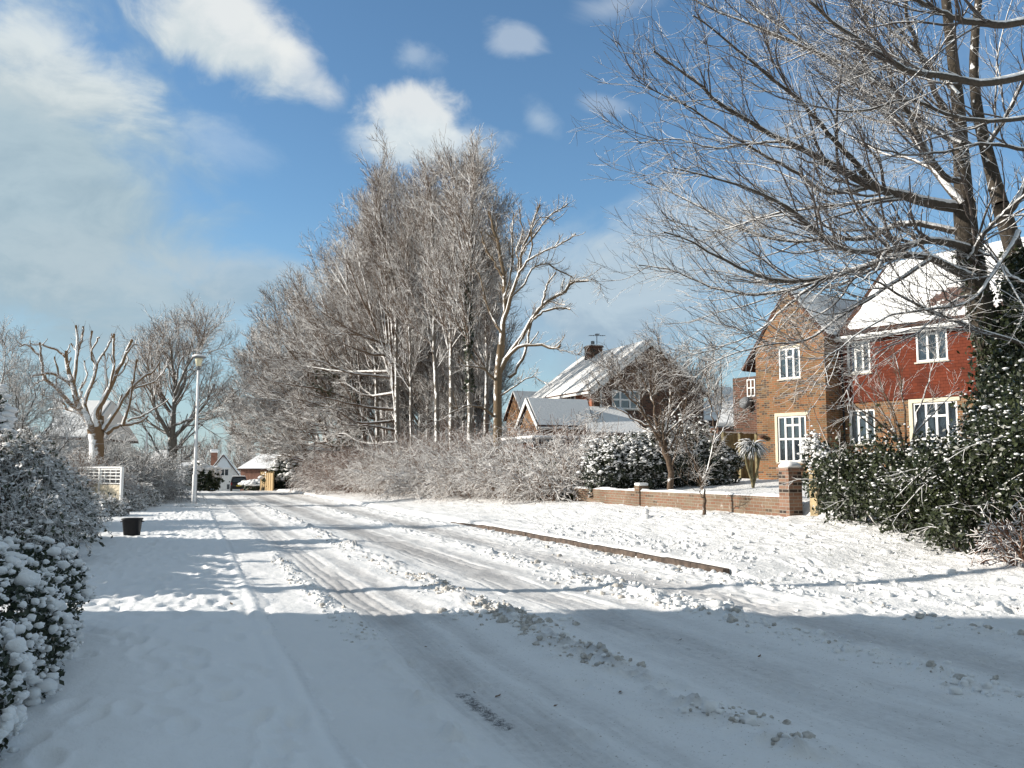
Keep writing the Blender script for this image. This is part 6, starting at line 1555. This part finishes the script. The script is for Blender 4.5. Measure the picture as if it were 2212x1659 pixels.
M['lantern'] = plain('lantern_glass', (0.80, 0.74, 0.52), .3, .05)
lamp_post()


def bin_box():
    b = P(285, 1149, 21.3); g = float(path_h(np.array([[b[0]]]), np.array([[b[1]]]))[0][0, 0]) - .03
    t = thing('recycling_bin', 'black open plastic bin standing in the snow on the left footpath', 'bin', (b[0], b[1], g), math.radians(-15))
    m = MB(); m.lathe([(.165, 0), (.205, .39), (.222, .39), (.222, .425), (.20, .43), (.195, .40), (.158, .03)], (0, 0, 0), 28, 4); m.build('tub', M['black'], t, True)
    for sx in (-1, 1):
        h = MB(); h.rod((sx * .215, -.07, .36), (sx * .25, -.06, .35), .012); h.rod((sx * .215, .07, .36), (sx * .25, .06, .35), .012); h.rod((sx * .25, -.065, .35), (sx * .25, .065, .35), .012); h.build('handle', M['black'], t)
bin_box()


def snow_lump():
    b = P(1395, 1095, 21.5); g = ground_z(b[0], b[1]); t = thing('snow_heap', 'small rounded heap of snow like a tiny snowman on the verge before the wall', 'snow heap', (b[0], b[1], g))
    m = MB(); m.lathe([(.17, -.05), (.17, .04), (.11, .14), (.07, .18)], (0, 0, 0), 14); m.build('base', M['clod'], t, True); m = MB(); m.lathe([(.04, 0), (.085, .04), (.08, .10), (.02, .14)], (0, 0, .17), 12); m.build('top', M['clod'], t, True)
snow_lump()


def car():
    b = P(515, 1059, 98); g = ground_z(b[0], b[1])
    t = thing('parked_car', 'dark estate car seen from behind, parked where the road dips', 'car', (b[0], b[1], g), math.radians(-2))
    w = .86; prof = [(-2.1, .30), (-2.15, .75), (-2.1, 1.0), (-1.75, 1.58), (-1.2, 1.66), (.3, 1.62), (1.0, 1.12), (1.9, .95), (2.1, .7), (2.1, .3)]
    V = []; k = len(prof)
    for (x, inset) in ((-w, 0), (-w, 1), (w, 1), (w, 0)):
        for (y, z) in prof: s = np.sign(x); ww = abs(x) - (.14 * max(0, (z - 1.0)) / .6 if z > 1.0 else 0) - (.03 if not inset else 0); V.append((s * ww, y, z))
    Fc = []
    for j in range(3): Fc += [(j * k + i, j * k + (i + 1) % k, (j + 1) * k + (i + 1) % k, (j + 1) * k + i) for i in range(k)]
    m = MB(); m.add(V, Fc + [tuple(range(k))[::-1], tuple(range(3 * k, 4 * k))]); m.build('body', M['car_paint'], t, bevel=.05)
    g_ = MB(); g_.add([(-.62, -2.125, 1.06), (.62, -2.125, 1.06), (.55, -1.84, 1.50), (-.55, -1.84, 1.50)], [(0, 1, 2, 3)]); g_.build('rear_window', M['glass'], t)
    for s in (-1, 1):
        MB().box(min(s * .72, s * .85), max(s * .72, s * .85), -2.19, -2.1, .75, 1.02).build('tail_light', M['tail'], t)
        m = MB(); m.add([(s * .855, -1.6, 1.05), (s * .855, .75, 1.05), (s * .76, .15, 1.5), (s * .76, -1.45, 1.5)], [(0, 1, 2, 3)]); m.build('side_window', M['glass'], t)
        for yy in (-1.3, 1.35):
            wh = MB().rod((s * .66, yy, .31), (s * .86, yy, .31), .31, None, 22).build('wheel', M['black'], t); MB().rod((s * .862, yy, .31), (s * .875, yy, .31), .19, None, 14).build('rim', M['lead'], wh)
        MB().box(min(s * .9, s * 1.03), max(s * .9, s * 1.03), .6, .75, 1.0, 1.13).build('mirror', M['car_paint'], t, bevel=.02)
    MB().box(-.8, .8, -2.24, -2.16, .36, .56).build('bumper', M['black'], t, bevel=.03); MB().box(-.26, .26, -2.19, -2.155, .62, .73).build('number_plate', M['plate'], t)
    MB().box(-.66, .66, -1.7, .2, 1.665, 1.74).build('snow', M['snow'], t, bevel=.04)
M['car_paint'] = plain('dark_car_paint', (0.02, 0.02, 0.024), .25, .1)
M['tail'] = plain('tail_light', (0.25, 0.01, 0.01), .3, .1); M['plate'] = plain('yellow_plate', (0.6, 0.45, 0.03), .5, .05)
car()


# houses and hedges of the left side of the street that stand outside the frame but shade the road
def left_side():
    def house(x0, x1, y0, y1, eave, ridge, label):
        g = ground_z((x0 + x1) / 2, (y0 + y1) / 2); t = thing('brick_house', label, 'house', ((x0 + x1) / 2, (y0 + y1) / 2, g)); a, b = (x1 - x0) / 2, (y1 - y0) / 2
        mb = MB(); mb.box(-a, a, -b, b, -.5, eave); mb.prism([(-a, eave + .002), (a, eave + .002), (0, ridge)], 'y', -b, b); mb.build('wall', M['brick_a'], t)
        r = MB(); s = MB()
        for sg in (-1, 1): q = [(sg * (a + .3), -b - .2, eave - .15), (sg * (a + .3), b + .2, eave - .15), (0, b + .2, ridge + .05), (0, -b - .2, ridge + .05)]; r.slab(q, .1); s.slab([(u, v, w + .13) for u, v, w in q], .1)
        ro = r.build('roof', M['tile_roof'], t); snow_slab('snow', s, ro)
        for yy in (-b * .5, b * .5):
            for zz in (1, 3.7): fo = MB().box(a + .003, a + .06, yy - .7, yy + .7, zz, zz + 1.2).build('window', M['white'], t); MB().box(a + .062, a + .07, yy - .6, yy - .05, zz + .08, zz + 1.1).box(a + .062, a + .07, yy + .05, yy + .6, zz + .08, zz + 1.1).build('pane', M['glass'], fo)
    house(-17, -9.5, -6, 13.3, 5.2, 8.6, 'brick house just outside the left edge whose shadow covers the near road')
left_side()


def left_hedge():
    rg = np.random.default_rng(400)
    bl = [(-5.9 + .1 * math.sin(k * 2), 14.0 + k * 1.0, 1.1, .9, 1.0, 1.5) for k in range(9)]
    leafy('tall_hedge', 'tall clipped garden hedge just outside the left edge, shading the footpath', 'hedge', bl, 26000, .09, 900, .1, M['leaf_dark'], None, rg, shell=(.6, 1.0))
    b = (-7.0, 14.55); g = ground_z(*b); t = thing('telegraph_pole', 'wooden telegraph pole just outside the left edge', 'pole', (b[0], b[1], g))
    MB().lathe([(.17, -.3), (.15, 3), (.13, 8.5)], (0, 0, 0), 12).build('shaft', M['dark_wood'], t, True); MB().box(-.06, .06, -.7, .7, 7.7, 7.85).build('crossarm', M['dark_wood'], t)
left_hedge()
